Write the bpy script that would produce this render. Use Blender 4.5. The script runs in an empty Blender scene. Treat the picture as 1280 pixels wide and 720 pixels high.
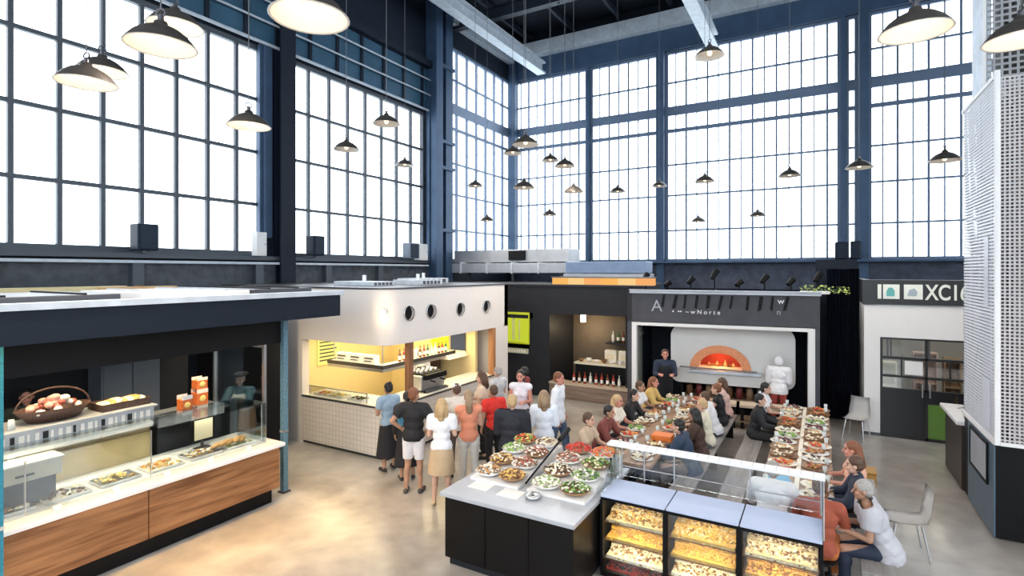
import bpy, bmesh, math, random
import numpy as np
from mathutils import Vector, Matrix
random.seed(7)
PI = math.pi
SC = bpy.context.scene
COL = SC.collection
# ---------------------------------------------------------------- camera frame
FPX = 675.0; CAMH = 3.7; HORY = 338.6
YAW = math.atan(385/675); SA, CA = math.sin(YAW), math.cos(YAW)
def ray(px):
    s = (px-640)/FPX
    return s*CA-SA, s*SA+CA
def at_z(px, py, z=0.0):
    t = (CAMH-z)*FPX/(py-HORY); dx, dy = ray(px); return dx*t, dy*t
def at_t(px, py, t):
    dx, dy = ray(px); return dx*t, dy*t, CAMH-(py-HORY)/FPX*t
def at_y(px, py, y):
    dx, dy = ray(px); t = y/dy; return dx*t, CAMH-(py-HORY)/FPX*t
def at_x(px, py, x):
    dx, dy = ray(px); t = x/dx; return dy*t, CAMH-(py-HORY)/FPX*t
# ---------------------------------------------------------------- materials
MATS = {}
def mat(name, col, rough=0.5, metal=0.0, var=0.0, scale=6.0, bump=0.0, emit=None, es=0.0, coat=0.0, spec=None):
    if name in MATS: return MATS[name]
    m = bpy.data.materials.new(name); m.use_nodes = True
    nt = m.node_tree; b = nt.nodes['Principled BSDF']
    b.inputs['Base Color'].default_value = (*col, 1); b.inputs['Roughness'].default_value = rough
    b.inputs['Metallic'].default_value = metal
    if coat: b.inputs['Coat Weight'].default_value = coat
    if spec is not None: b.inputs['Specular IOR Level'].default_value = spec
    if emit: b.inputs['Emission Color'].default_value = (*emit, 1); b.inputs['Emission Strength'].default_value = es
    tc = nt.nodes.new('ShaderNodeTexCoord')
    n = nt.nodes.new('ShaderNodeTexNoise'); n.inputs['Scale'].default_value = scale; n.inputs['Detail'].default_value = 3
    nt.links.new(tc.outputs['Object'], n.inputs['Vector'])
    if var:
        r = nt.nodes.new('ShaderNodeMix'); r.data_type = 'RGBA'
        r.inputs[6].default_value = (*[max(0, c*(1-var)) for c in col], 1)
        r.inputs[7].default_value = (*[min(1, c*(1+var)) for c in col], 1)
        nt.links.new(n.outputs['Fac'], r.inputs[0]); nt.links.new(r.outputs[2], b.inputs['Base Color'])
    if bump:
        bp = nt.nodes.new('ShaderNodeBump'); bp.inputs['Strength'].default_value = bump; bp.inputs['Distance'].default_value = 0.02
        nt.links.new(n.outputs['Fac'], bp.inputs['Height']); nt.links.new(bp.outputs[0], b.inputs['Normal'])
    MATS[name] = m
    return m
def wood(name, c1, c2, axis='x', rough=0.45, sc=1.0, plank=0.0):
    if name in MATS: return MATS[name]
    m = bpy.data.materials.new(name); m.use_nodes = True
    nt = m.node_tree; b = nt.nodes['Principled BSDF']; b.inputs['Roughness'].default_value = rough
    tc = nt.nodes.new('ShaderNodeTexCoord'); mp = nt.nodes.new('ShaderNodeMapping')
    s = {'x': (0.6, 9, 9), 'y': (9, 0.6, 9), 'z': (9, 9, 0.6)}[axis]
    mp.inputs['Scale'].default_value = [v*sc for v in s]
    n = nt.nodes.new('ShaderNodeTexNoise'); n.inputs['Scale'].default_value = 1.6; n.inputs['Detail'].default_value = 6; n.inputs['Distortion'].default_value = 0.6
    cr = nt.nodes.new('ShaderNodeValToRGB'); cr.color_ramp.elements[0].position = 0.32; cr.color_ramp.elements[1].position = 0.68
    cr.color_ramp.elements[0].color = (*c1, 1); cr.color_ramp.elements[1].color = (*c2, 1)
    nt.links.new(tc.outputs['Object'], mp.inputs[0]); nt.links.new(mp.outputs[0], n.inputs['Vector'])
    nt.links.new(n.outputs['Fac'], cr.inputs[0])
    out = cr.outputs[0]
    if plank:
        w = nt.nodes.new('ShaderNodeTexWave'); w.wave_type = 'BANDS'; w.bands_direction = 'Z'; w.wave_profile = 'SAW'
        w.inputs['Scale'].default_value = plank
        nt.links.new(tc.outputs['Object'], w.inputs['Vector'])
        c2r = nt.nodes.new('ShaderNodeValToRGB'); c2r.color_ramp.elements[0].color = (.35, .3, .28, 1); c2r.color_ramp.elements[1].position = .06; c2r.color_ramp.elements[1].color = (1, 1, 1, 1)
        nt.links.new(w.outputs['Fac'], c2r.inputs[0])
        mx = nt.nodes.new('ShaderNodeMix'); mx.data_type = 'RGBA'; mx.blend_type = 'MULTIPLY'; mx.inputs[0].default_value = 1
        nt.links.new(out, mx.inputs[6]); nt.links.new(c2r.outputs[0], mx.inputs[7]); out = mx.outputs[2]
    nt.links.new(out, b.inputs['Base Color'])
    MATS[name] = m
    return m
def glass(name, tint=(1, 1, 1), gloss=0.08, rough=0.03):
    if name in MATS: return MATS[name]
    m = bpy.data.materials.new(name); m.use_nodes = True
    nt = m.node_tree; nt.nodes.clear()
    o = nt.nodes.new('ShaderNodeOutputMaterial'); t = nt.nodes.new('ShaderNodeBsdfTransparent'); g = nt.nodes.new('ShaderNodeBsdfGlossy')
    t.inputs[0].default_value = (*tint, 1); g.inputs['Roughness'].default_value = rough
    mx = nt.nodes.new('ShaderNodeMixShader')
    lw = nt.nodes.new('ShaderNodeLayerWeight'); lw.inputs[0].default_value = 0.25
    mth = nt.nodes.new('ShaderNodeMath'); mth.operation = 'MULTIPLY_ADD'; mth.inputs[1].default_value = 0.5; mth.inputs[2].default_value = gloss
    nt.links.new(lw.outputs['Fresnel'], mth.inputs[0])
    nt.links.new(mth.outputs[0], mx.inputs[0]); nt.links.new(t.outputs[0], mx.inputs[1]); nt.links.new(g.outputs[0], mx.inputs[2])
    nt.links.new(mx.outputs[0], o.inputs[0])
    MATS[name] = m
    return m
def emis(name, col, s):
    if name in MATS: return MATS[name]
    m = bpy.data.materials.new(name); m.use_nodes = True
    nt = m.node_tree; nt.nodes.clear()
    o = nt.nodes.new('ShaderNodeOutputMaterial'); e = nt.nodes.new('ShaderNodeEmission')
    e.inputs[0].default_value = (*col, 1); e.inputs[1].default_value = s
    nt.links.new(e.outputs[0], o.inputs[0]); MATS[name] = m
    return m
# ---------------------------------------------------------------- mesh helpers
def BM(): return bmesh.new()
def box(bm, x0, y0, z0, x1, y1, z1, bev=0.0, mi=0):
    r = bmesh.ops.create_cube(bm, size=1.0)
    vs = r['verts']
    bmesh.ops.scale(bm, vec=(abs(x1-x0), abs(y1-y0), abs(z1-z0)), verts=vs)
    bmesh.ops.translate(bm, vec=((x0+x1)/2, (y0+y1)/2, (z0+z1)/2), verts=vs)
    fs = set(f for v in vs for f in v.link_faces)
    for f in fs: f.material_index = mi
    if bev:
        es = list(set(e for v in vs for e in v.link_edges))
        bmesh.ops.bevel(bm, geom=es, offset=bev, segments=2, affect='EDGES', profile=0.5)
    return bm
def tube(bm, a, b, r, r2=None, seg=10, caps=True, mi=0):
    a = Vector(a); b = Vector(b); d = b-a
    M = Matrix.Translation((a+b)/2) @ d.to_track_quat('Z', 'Y').to_matrix().to_4x4()
    rr = bmesh.ops.create_cone(bm, cap_ends=caps, segments=seg, radius1=r, radius2=r if r2 is None else r2, depth=max(d.length, 1e-5), matrix=M)
    for v in rr['verts']:
        for f in v.link_faces: f.material_index = mi
    return bm
def path(bm, pts, r, seg=8):
    for a, b in zip(pts[:-1], pts[1:]): tube(bm, a, b, r, seg=seg)
    return bm
def lathe(bm, prof, c=(0, 0, 0), seg=24, close=False, mi=0):
    rings = []
    for (r, z) in prof:
        rings.append([bm.verts.new((c[0]+r*math.cos(2*PI*i/seg), c[1]+r*math.sin(2*PI*i/seg), c[2]+z)) for i in range(seg)] if r > 1e-5 else [bm.verts.new((c[0], c[1], c[2]+z))])
    for A, B in zip(rings[:-1], rings[1:]):
        for i in range(seg):
            j = (i+1) % seg
            q = [A[i % len(A)], A[j % len(A)], B[j % len(B)], B[i % len(B)]]
            u = []
            for v in q:
                if v not in u: u.append(v)
            if len(u) > 2:
                try:
                    f = bm.faces.new(u); f.smooth = True; f.material_index = mi
                except ValueError: pass
    return bm
def prism(bm, pts, ax, a, b):
    """polygon pts in the two other axes, extruded along ax from a to b"""
    def mk(p, w):
        return {'x': (w, p[0], p[1]), 'y': (p[0], w, p[1]), 'z': (p[0], p[1], w)}[ax]
    A = [bm.verts.new(mk(p, a)) for p in pts]; B = [bm.verts.new(mk(p, b)) for p in pts]
    bm.faces.new(A); bm.faces.new(list(reversed(B)))
    n = len(pts)
    for i in range(n): bm.faces.new([A[i], B[i], B[(i+1) % n], A[(i+1) % n]])
    bmesh.ops.recalc_face_normals(bm, faces=bm.faces[:])
    return bm
def ell(bm, c, r, R=None, sub=2, mi=0):
    rr = bmesh.ops.create_icosphere(bm, subdivisions=sub, radius=1.0)
    M = Matrix.Translation(c) @ (R.to_4x4() if R is not None else Matrix.Identity(4)) @ Matrix.Diagonal((*r, 1))
    bmesh.ops.transform(bm, matrix=M, verts=rr['verts'])
    for v in rr['verts']:
        for f in v.link_faces: f.smooth = True; f.material_index = mi
    return bm
def smooth(bm):
    for f in bm.faces: f.smooth = True
    return bm
def wloc(o):
    v = Vector(o.location)
    while o.parent: o = o.parent; v = v+Vector(o.location)
    return v
def obj(name, bm, m, parent=None, world=True, kind=None):
    """links one mesh object; with world=True the mesh was modelled in hall coordinates and the parent is unrotated"""
    me = bpy.data.meshes.new(name)
    o = bpy.data.objects.new(name, me); COL.objects.link(o)
    if parent is not None:
        o.parent = parent
        if world: bmesh.ops.translate(bm, vec=-wloc(parent), verts=bm.verts)
    elif world and bm.verts:
        xs = [v.co.x for v in bm.verts]; ys = [v.co.y for v in bm.verts]; zs = [v.co.z for v in bm.verts]
        L = Vector(((min(xs)+max(xs))/2, (min(ys)+max(ys))/2, min(zs)))
        bmesh.ops.translate(bm, vec=-L, verts=bm.verts); o.location = L
    bm.to_mesh(me); bm.free()
    for q in (m if isinstance(m, (list, tuple)) else [m]): me.materials.append(q)
    if kind: o['kind'] = kind
    return o
def thing(name, label, cat, loc=(0, 0, 0), rotz=0.0, group=None):
    o = bpy.data.objects.new(name, None); COL.objects.link(o)
    o.location = loc; o.rotation_euler = (0, 0, rotz); o.empty_display_size = 0.1
    return tag(o, label, cat, group)
def tag(o, label, cat, group=None, kind=None):
    o['label'] = label; o['category'] = cat
    if group: o['group'] = group
    if kind: o['kind'] = kind
    return o
def struct(name, bm, m): return obj(name, bm, m, kind='structure')
def kids(o): return [c for c in bpy.data.objects if c.parent == o]
def copy_tree(o, loc=None, rotz=None, label=None, parent=None, _kids=None):
    c = o.copy(); COL.objects.link(c)
    if parent is not None: c.parent = parent
    if loc is not None: c.location = loc
    if rotz is not None: c.rotation_euler = (c.rotation_euler[0], c.rotation_euler[1], rotz)
    if label: c['label'] = label
    for k in KIDS.get(o.name, ()) if o.name in KIDS else KIDS.setdefault(o.name, kids(o)):
        copy_tree(k, parent=c)
    return c
KIDS = {}
def omats(o, mats):
    """per-object materials on shared mesh data"""
    for i, m in enumerate(mats):
        if m is not None:
            o.material_slots[i].link = 'OBJECT'; o.material_slots[i].material = m
def heap(bm, x0, y0, x1, y1, z, n, r, nm=3, hump=0.0, slope=(0, 0), flat=0.7, seed=1):
    rnd = random.Random(seed)
    for i in range(n):
        u, v = rnd.random(), rnd.random()
        x = x0+(x1-x0)*u; y = y0+(y1-y0)*v
        zz = z + hump*(1-(2*u-1)**2)*(1-(2*v-1)**2) + slope[0]*(u-.5)+slope[1]*(v-.5)+rnd.uniform(-.3, .5)*r
        s = r*rnd.uniform(.65, 1.25)
        ell(bm, (x, y, zz), (s*rnd.uniform(.8, 1.3), s*rnd.uniform(.8, 1.3), s*flat), Matrix.Rotation(rnd.uniform(0, 3), 3, 'Z'), sub=1, mi=rnd.randrange(nm))
    return bm
# ---------------------------------------------------------------- common materials
M_navy = mat('navy_steel', (.045, .085, .155), .5, .3, .25, 2)
M_navy_d = mat('dark_navy_paint', (.010, .015, .026), .55, 0, .3, 3, spec=.18)
M_mull = mat('glare_mullion_steel', (.13, .18, .27), .5, .3)  # blue steel lightened, window glare put into its colour
M_mull_l = mat('glare_mullion_grey', (.07, .082, .10), .5, .3)  # left mullion grey, also lightened to paint in window glare
M_panel = mat('blue_wall_panel', (.035, .095, .16), .45, .2, .35, 1.5)
M_ceil = mat('dark_ceiling_deck', (.010, .014, .022), .7, 0, .3, 2, spec=.18)
M_light_steel = mat('pale_painted_steel', (.50, .55, .62), .5, .1, .3, 5, .3)
M_black = mat('matte_black', (.004, .004, .005), .5, spec=.18)
M_blacksat = mat('black_laminate', (.005, .0045, .0045), .4, 0, .2, 3, spec=.18)
M_char = mat('charcoal_paint', (.020, .021, .025), .55, 0, .2, 3, spec=.18)
M_char2 = mat('charcoal_fascia', (.03, .03, .037), .6, 0, .25, 4, spec=.18)
M_white = mat('white_paint', (.78, .77, .76), .5, 0, .04, 3)
M_offwhite = mat('pinkish_white_plaster', (.74, .69, .66), .55, 0, .04, 3)
M_marble = mat('white_marble', (.80, .80, .82), .25, 0, .12, 4)
M_stone = mat('pale_grey_stone', (.42, .44, .48), .3, 0, .14, 5)
M_steel = mat('brushed_steel', (.60, .61, .63), .3, .9)
M_steel_d = mat('dark_metal', (.10, .10, .11), .4, .8)
M_galv = mat('galvanised_duct', (.42, .44, .48), .5, .5, .2, 3)
M_glass = glass('clear_glass', (.97, .99, .99), .05)
M_wglass = glass('window_glass', (.98, .99, 1), .02)
M_glassb = glass('bluish_case_glass', (.86, .92, .95), .10)
M_plate = mat('white_china', (.82, .80, .77), .25)
M_oak = wood('warm_oak_cladding', (.16, .062, .020), (.42, .20, .085), 'y', .45, 1.0)
M_wood_t = wood('table_wood', (.20, .11, .06), (.40, .25, .15), 'y', .5)
M_greyw = wood('grey_bench_wood', (.20, .185, .18), (.34, .32, .31), 'y', .55)
M_copper = wood('copper_brown_post', (.12, .05, .025), (.30, .14, .07), 'z', .4)
M_blue = mat('turquoise_post', (.02, .22, .33), .4, 0, .6, 40)
M_blue2 = mat('blue_grey_post', (.10, .20, .27), .4, 0, .8, 40)
M_cream = mat('cream_wall', (.80, .66, .36), .5, 0, .05, 3)
M_lime = mat('lime_panel', (.62, .70, .03), .4)
# ================================================================= THE HALL
ZC = 14.9; XL = -13.0; YB = 22.8; XR = 15.0; YF = -9.0
def floor_mat():
    m = bpy.data.materials.new('polished_concrete'); m.use_nodes = True
    nt = m.node_tree; b = nt.nodes['Principled BSDF']
    tc = nt.nodes.new('ShaderNodeTexCoord')
    n1 = nt.nodes.new('ShaderNodeTexNoise'); n1.inputs['Scale'].default_value = .55; n1.inputs['Detail'].default_value = 6; n1.inputs['Distortion'].default_value = .8
    n2 = nt.nodes.new('ShaderNodeTexNoise'); n2.inputs['Scale'].default_value = 3.2; n2.inputs['Detail'].default_value = 5
    for n in (n1, n2): nt.links.new(tc.outputs['Object'], n.inputs['Vector'])
    c1 = nt.nodes.new('ShaderNodeValToRGB'); e = c1.color_ramp.elements
    e[0].position = .35; e[0].color = (.30, .27, .235, 1); e[1].position = .66; e[1].color = (.52, .50, .47, 1)
    c2 = nt.nodes.new('ShaderNodeValToRGB'); e = c2.color_ramp.elements
    e[0].position = .3; e[0].color = (.72, .72, .74, 1); e[1].position = .65; e[1].color = (1, 1, 1, 1)
    mx = nt.nodes.new('ShaderNodeMix'); mx.data_type = 'RGBA'; mx.blend_type = 'MULTIPLY'; mx.inputs[0].default_value = .8
    nt.links.new(n1.outputs['Fac'], c1.inputs[0]); nt.links.new(n2.outputs['Fac'], c2.inputs[0])
    nt.links.new(c1.outputs[0], mx.inputs[6]); nt.links.new(c2.outputs[0], mx.inputs[7]); nt.links.new(mx.outputs[2], b.inputs['Base Color'])
    mr = nt.nodes.new('ShaderNodeMapRange'); mr.inputs['To Min'].default_value = .22; mr.inputs['To Max'].default_value = .5
    b.inputs['Coat Weight'].default_value = .45; b.inputs['Coat Roughness'].default_value = .14
    nt.links.new(n1.outputs['Fac'], mr.inputs[0]); nt.links.new(mr.outputs[0], b.inputs['Roughness'])
    return m
struct('floor', box(BM(), XL-.3, YF-.3, -.2, XR+.3, YB+.3, 0), floor_mat())
struct('ceiling', box(BM(), XL-.3, YF-.3, ZC, XR+.3, YB+.3, ZC+.3), M_ceil)

def window(n, axis, pos, a0, a1, na, zs, bar, depth, mats, thick=()):
    """grid window: axis 'x' = plane x=pos spanning y; axis 'y' = plane y=pos spanning x"""
    def bx(bm, u0, u1, z0, z1, d):
        if axis == 'x': box(bm, pos-d/2, u0, z0, pos+d/2, u1, z1)
        else: box(bm, u0, pos-d/2, z0, u1, pos+d/2, z1)
    root = bpy.data.objects.new('window_%d' % n, None); COL.objects.link(root)
    root.location = (pos, (a0+a1)/2, zs[0]) if axis == 'x' else ((a0+a1)/2, pos, zs[0])
    root['kind'] = 'structure'
    f = BM(); w = bar*1.6
    bx(f, a0, a0+w, zs[0], zs[-1], depth*1.3); bx(f, a1-w, a1, zs[0], zs[-1], depth*1.3)
    bx(f, a0+w, a1-w, zs[0], zs[0]+w, depth*1.3); bx(f, a0+w, a1-w, zs[-1]-w, zs[-1], depth*1.3)
    obj('frame', f, mats, root)
    g = BM()
    for i in range(1, na):
        u = a0+(a1-a0)*i/na; b = bar*(.62 if (axis == 'y' and i % 2) else 1)
        bx(g, u-b/2, u+b/2, zs[0]+w, zs[-1]-w, depth)
    for k, z in enumerate(zs[1:-1]):
        b = bar*(thick[k] if k < len(thick) else 1)
        bx(g, a0+w, a1-w, z-b/2, z+b/2, depth*1.02)
    obj('mullion', g, mats, root)
    p = BM(); bx(p, a0+w*.5, a1-w*.5, zs[0]+w*.5, zs[-1]-w*.5, .012)
    obj('glass', p, M_wglass, root)
    return root
ZL = [4.09, 5.48, 6.88, 8.29, 9.72]
ZB = [4.09, 5.38, 6.84, 8.12, 9.54, 10.37, 11.55, 12.85]
# left wall: solid below the sill, piers between windows, panels above
bm = BM(); box(bm, XL-.3, YF, 0, XL, YB, 4.09)
for a, b in ((YF, -5.0), (1.25, 2.0+.0), (9.34, 10.1), (16.2, 17.6)): box(bm, XL-.3, a, 4.09, XL, b, 9.72)
box(bm, XL-.3, 2.0, 4.09, XL, 3.36-.75, 9.72)
box(bm, XL-.3, YF, 9.72, XL, 17.6, ZC); box(bm, XL-.3, 17.6, 12.85, XL, YB, ZC)
struct('wall_left', bm, M_navy_d)
window(1, 'x', XL-.12, 2.61, 9.34, 9, ZL, .085, .10, M_mull_l)
window(2, 'x', XL-.12, 10.1, 16.2, 8, ZL, .075, .10, M_mull_l)
window(3, 'x', XL-.12, 17.6, YB, 7, ZB, .07, .10, M_mull, (1, 1, 1, 1.6, 6, 1))
window(4, 'x', XL-.12, -5.0, 1.25, 8, ZL, .085, .10, M_mull_l)
# back wall
bm = BM(); box(bm, XL-.3, YB, 0, XR+.3, YB+.3, 4.09); box(bm, XL-.3, YB, 12.85, XR+.3, YB+.3, ZC)
struct('wall_back', bm, M_navy_d)
bays = [(-13.0, -9.12, 9), (-8.98, -5.93, 7), (-5.63, .65, 15), (.80, 1.18, 1), (1.48, 7.5, 14), (7.8, 15.0, 16)]
for i, (a, b, k) in enumerate(bays):
    window(5+i, 'y', YB+.12, a, b, k, ZB, .068, .09, M_mull, (1, 1, 1, 2.2, 5.6, 1))
bm = BM()
for a, b, y0 in ((-9.12, -8.98, YB-.02), (-5.93, -5.63, YB-.25), (.65, .80, YB-.1), (1.18, 1.48, YB-.25), (7.5, 7.8, YB-.25)):
    box(bm, a, y0, 0 if b-a > .2 else 4.09, b, YB+.2, 12.85)
struct('column_back', bm, M_navy)
# piers on the left wall (H section steel columns)
bm = BM()
box(bm, XL, 9.60, 0, XL+.12, 10.05, ZC); box(bm, XL+.12, 9.78, 0, XL+.3, 9.86, ZC); box(bm, XL+.3, 9.58, 0, XL+.36, 10.05, ZC)
struct('column_left', bm, M_navy_d)
bm = BM(); box(bm, XL, 9.12, 4.6, XL+.10, 9.50, 9.72); box(bm, XL+.10, 9.2, 4.6, XL+.16, 9.26, 9.72)
struct('trim_1', bm, M_navy)
bm = BM()
box(bm, XL, 16.2, 0, XL+.16, 17.5, ZC)
box(bm, XL+.16, 16.25, 0, XL+.5, 16.36, 14.0); box(bm, XL+.5, 16.1, 0, XL+.58, 16.5, 14.0)
box(bm, XL+.16, 16.9, 0, XL+.42, 17.35, 14.0)
for z in (5.2, 7.6, 8.6, 11.5): box(bm, XL+.4, 16.36, z, XL+.52, 17.35, z+.12)
struct('column_left_wide', bm, M_navy)
bm = BM(); box(bm, XL, YB-.35, 4.09, XL+.35, YB, ZC)
struct('column_corner', bm, M_navy)
# blue cladding above the left windows with ribs and the two white rails
bm = BM(); box(bm, XL, -6, 9.80, XL+.05, 16.2, 11.35); struct('trim_2', bm, M_panel)
bm = BM()
y = -5.6
while y < 16.2: box(bm, XL+.05, y, 9.8, XL+.11, y+.10, 11.35); y += 1.02
box(bm, XL, -6, 11.35, XL+.3, 16.2, 11.6); struct('trim_3', bm, M_navy_d)
bm = BM(); tube(bm, (XL+.17, -6, 10.35), (XL+.17, 16.4, 10.35), .03); tube(bm, (XL+.17, -6, 10.92), (XL+.17, 16.4, 10.92), .03)
tube(bm, (XL+.12, -6, 9.78), (XL+.12, 16.2, 9.78), .045)
tag(obj('conduit_rail', bm, M_light_steel), 'pale twin conduit pipes running along the blue cladding above the left windows', 'pipe')
# spandrel under left sills
bm = BM(); box(bm, XL, -6, 3.98, XL+.22, 16.2, 4.09); box(bm, XL, 16.2, 3.98, XL+.12, YB, 4.09); struct('trim_4', bm, M_mull_l)
bm = BM(); box(bm, XL+.22, -6, 3.87, XL+.30, 16.0, 3.93); struct('trim_5', bm, M_light_steel)
M_rub = mat('mottled_dark_cladding', (.05, .06, .075), .6, 0, .9, 5, .6)
bm = BM(); box(bm, XL, -6, 3.0, XL+.1, 16.2, 3.87); struct('trim_6', bm, M_rub)
bm = BM()
for y in (3.6, 6.0, 8.9, 11.2, 13.4): box(bm, XL+.1, y, 2.6, XL+.26, y+.22, 3.87)
struct('trim_7', bm, M_mull_l)
# back wall: header, pale crane beam, spandrel band
bm = BM(); box(bm, XL, YB-.10, 12.85, XR, YB, 13.75); struct('trim_8', bm, M_navy)
bm = BM(); box(bm, XL, YB-.5, 13.75, XR, YB, 14.25); box(bm, XL, YB-.6, 13.70, XR, YB-.5, 14.30); struct('beam_back', bm, M_light_steel)
bm = BM(); box(bm, XL, 17.6, 13.6, XL+.3, YB, 13.8); struct('trim_9', bm, M_light_steel)
M_band = mat('mottled_navy_band', (.040, .052, .085), .6, 0, .8, 4, .5)
bm = BM(); box(bm, XL, YB-.15, 3.0, XR, YB, 4.02); struct('trim_10', bm, M_band)
bm = BM(); box(bm, XL, YB-.75, 4.02, XR, YB, 4.09); struct('trim_11', bm, M_navy)
# roof structure
def ibeam(bm, p0, p1, w, h, t=.05):
    x0, y0, z0 = p0; x1, y1, z1 = p1
    if abs(x1-x0) < 1e-6:
        box(bm, x0-w/2, y0, z0, x0+w/2, y1, z0+t); box(bm, x0-w/2, y0, z0+h-t, x0+w/2, y1, z0+h); box(bm, x0-t/2, y0, z0+t, x0+t/2, y1, z0+h-t)
    else:
        box(bm, x0, y0-w/2, z0, x1, y0+w/2, z0+t); box(bm, x0, y0-w/2, z0+h-t, x1, y0+w/2, z0+h); box(bm, x0, y0-t/2, z0+t, x1, y0+t/2, z0+h-t)
for x, z, nm in ((-11.15, 12.75, 'beam_roof'), (-3.67, 12.45, 'beam_roof'), (8.2, 12.45, 'beam_roof')):
    bm = BM(); ibeam(bm, (x, YF, z), (x, YB-.5, z), .42, .55, .08); struct(nm, bm, M_light_steel)
M_dark_st = mat('dark_roof_steel', (.012, .020, .034), .6, .2, .3, 3)  # dark base colour of the trusses and purlins
for y in (3.0, 8.0, 13.0, 18.0):
    bm = BM(); ibeam(bm, (XL, y, 13.5), (XR, y, 13.5), .3, .5, .06)
    x = XL+.5
    k = 0
    while x < XR-1.5:
        tube(bm, (x, y, 13.5 if k % 2 else 14.7), (x+1.4, y, 14.7 if k % 2 else 13.5), .04, seg=6); x += 1.4; k += 1
    struct('truss', bm, M_dark_st)
for x in np.arange(-12, 14, 2.2):
    bm = BM(); box(bm, x, YF, 14.55, x+.12, YB, 14.8); struct('purlin', bm, M_dark_st)
# unseen walls behind and right of the camera, their windows added as daylight fill
bm = BM(); box(bm, XR, YF, 0, XR+.3, YB, 3.5); box(bm, XR, YF, 12.85, XR+.3, YB, ZC)
for a, b in ((YF, -6), (1.2, 1.9), (9, 9.7), (17, 17.7)): box(bm, XR, a, 3.5, XR+.3, b, 12.85)
struct('wall_right', bm, M_white)
for i, (a, b) in enumerate(((-6, 1.2), (1.9, 9), (9.7, 17), (17.7, YB))):
    window(12+i, 'x', XR+.12, a, b, 8, [3.5, 5.5, 7.5, 9.5, 11, 12.85], .09, .1, M_mull)
bm = BM(); box(bm, XL-.3, YF-.3, 0, XR+.3, YF, 2.5); box(bm, XL-.3, YF-.3, 12.85, XR+.3, YF, ZC)
for a in (XL-.3, -6.2, .8, 7.8, XR): box(bm, a, YF-.3, 2.5, a+.3, YF, 12.85)
struct('wall_front', bm, M_white)
for i, (a, b) in enumerate(((XL, -6.2), (-5.9, .8), (1.1, 7.8), (8.1, XR))):
    window(17+i, 'y', YF-.12, a, b, 8, [2.5, 5, 7.5, 10, 12.85], .09, .1, M_mull)
# speakers standing on the left sill and back sill
def speaker_box(x, y, z, w, d, h, m, label, ang=0):
    t = thing('loudspeaker', label, 'loudspeaker', (x, y, z), ang, 'loudspeakers along the window sills')
    bm = BM(); box(bm, -d/2, -w/2, 0.05, d/2, w/2, h, .03); obj('cabinet', bm, m, t, world=False)
    bm = BM(); box(bm, d/2+.002, -w/2+.04, .09, d/2+.02, w/2-.04, h-.04, .008); obj('grille', bm, M_spkg, t, world=False)
    bm = BM(); tube(bm, (0, 0, 0), (0, 0, .06), .05); box(bm, -.07, -.07, -.0, .07, .07, .012); obj('bracket', bm, M_steel_d, t, world=False)
    return t
M_spk = mat('blue_black_speaker', (.010, .018, .035), .5, spec=.2)
M_spkg = mat('speaker_mesh', (.02, .03, .05), .6, spec=.2)
speaker_box(XL+.32, 6.2, 4.09, .42, .36, .62, M_spk, 'blue black loudspeaker on the left sill, in front of the window nearest the camera')
speaker_box(XL+.32, 10.75, 4.09, .40, .36, .62, M_spk, 'blue black loudspeaker on the sill just past the first steel column')
speaker_box(XL+.32, 14.95, 4.09, .50, .36, .60, mat('grey_speaker', (.12, .15, .2), .4), 'grey loudspeaker on the sill before the wide steel column')
speaker_box(.66, YB-.45, 4.06, .40, .36, .66, M_spk, 'dark loudspeaker on the back window sill, left one of the close pair', -PI/2)
speaker_box(1.08, YB-.45, 4.06, .30, .3, .68, M_spk, 'slim dark loudspeaker on the back sill, against the steel column', -PI/2)
for (y, w, h, lab) in ((9.0, .28, .62, 'small white electrical box mounted beside the first steel column'), (15.6, .5, .6, 'white electrical box beside the wide steel column')):
    t = thing('electrical_box', lab, 'electrical box', (XL+.25, y, 4.09))
    bm = BM(); box(bm, -.12, -w/2, 0, .12, w/2, h, .015); obj('housing', bm, M_white, t, world=False)
    bm = BM(); box(bm, .12, -w/2+.03, .04, .135, w/2-.03, h-.04, .005); obj('cover', bm, M_white, t, world=False)
    bm = BM(); tube(bm, (.135, w/2-.06, h/2), (.15, w/2-.06, h/2), .015); obj('latch', bm, M_steel_d, t, world=False)
# rooftop ducts above the dark kiosk
t = thing('air_duct', 'long galvanised air duct on the roof of the dark bar kiosk', 'duct', (-9.4, 18.0, 3.35))
bm = BM(); box(bm, -12.7, 17.6, 4.02, -7.75, 18.7, 4.50, .02); obj('upper_duct', bm, M_galv, t)
bm = BM(); box(bm, -12.7, 17.3, 3.62, -7.6, 18.7, 3.98, .02); obj('lower_duct', bm, M_galv, t)
bm = BM()
for x in (-12.2, -11, -9.9, -8.8, -7.7): box(bm, x, 17.26, 3.60, x+.06, 18.72, 4.04)
obj('flange', bm, M_light_steel, t)
bm = BM()
for x in (-12, -10, -8): box(bm, x, 17.5, 3.32, x+.08, 17.6, 3.62)
obj('duct_stand', bm, M_steel_d, t)
bm = BM(); box(bm, -10.15, 17.52, 4.1, -9.45, 17.6, 4.45); obj('vent_opening', bm, M_black, t)
t = thing('roof_duct', 'pale blue rectangular duct on the bar roof, above the lit amber panel', 'duct', (-6.1, 17.2, 3.35))
bm = BM(); box(bm, -7.5, 16.8, 3.62, -4.75, 17.6, 4.0, .02); obj('duct_body', bm, mat('blue_duct', (.22, .30, .45), .5, .2, .2, 3), t)
bm = BM(); box(bm, -7.55, 16.74, 3.5, -4.7, 17.6, 3.6, .01); obj('duct_tray', bm, M_galv, t)
bm = BM(); box(bm, -7.3, 16.9, 3.3, -7.2, 17.1, 3.5); box(bm, -5.1, 16.9, 3.3, -5.0, 17.1, 3.5); obj('duct_stand', bm, M_steel_d, t)
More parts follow.
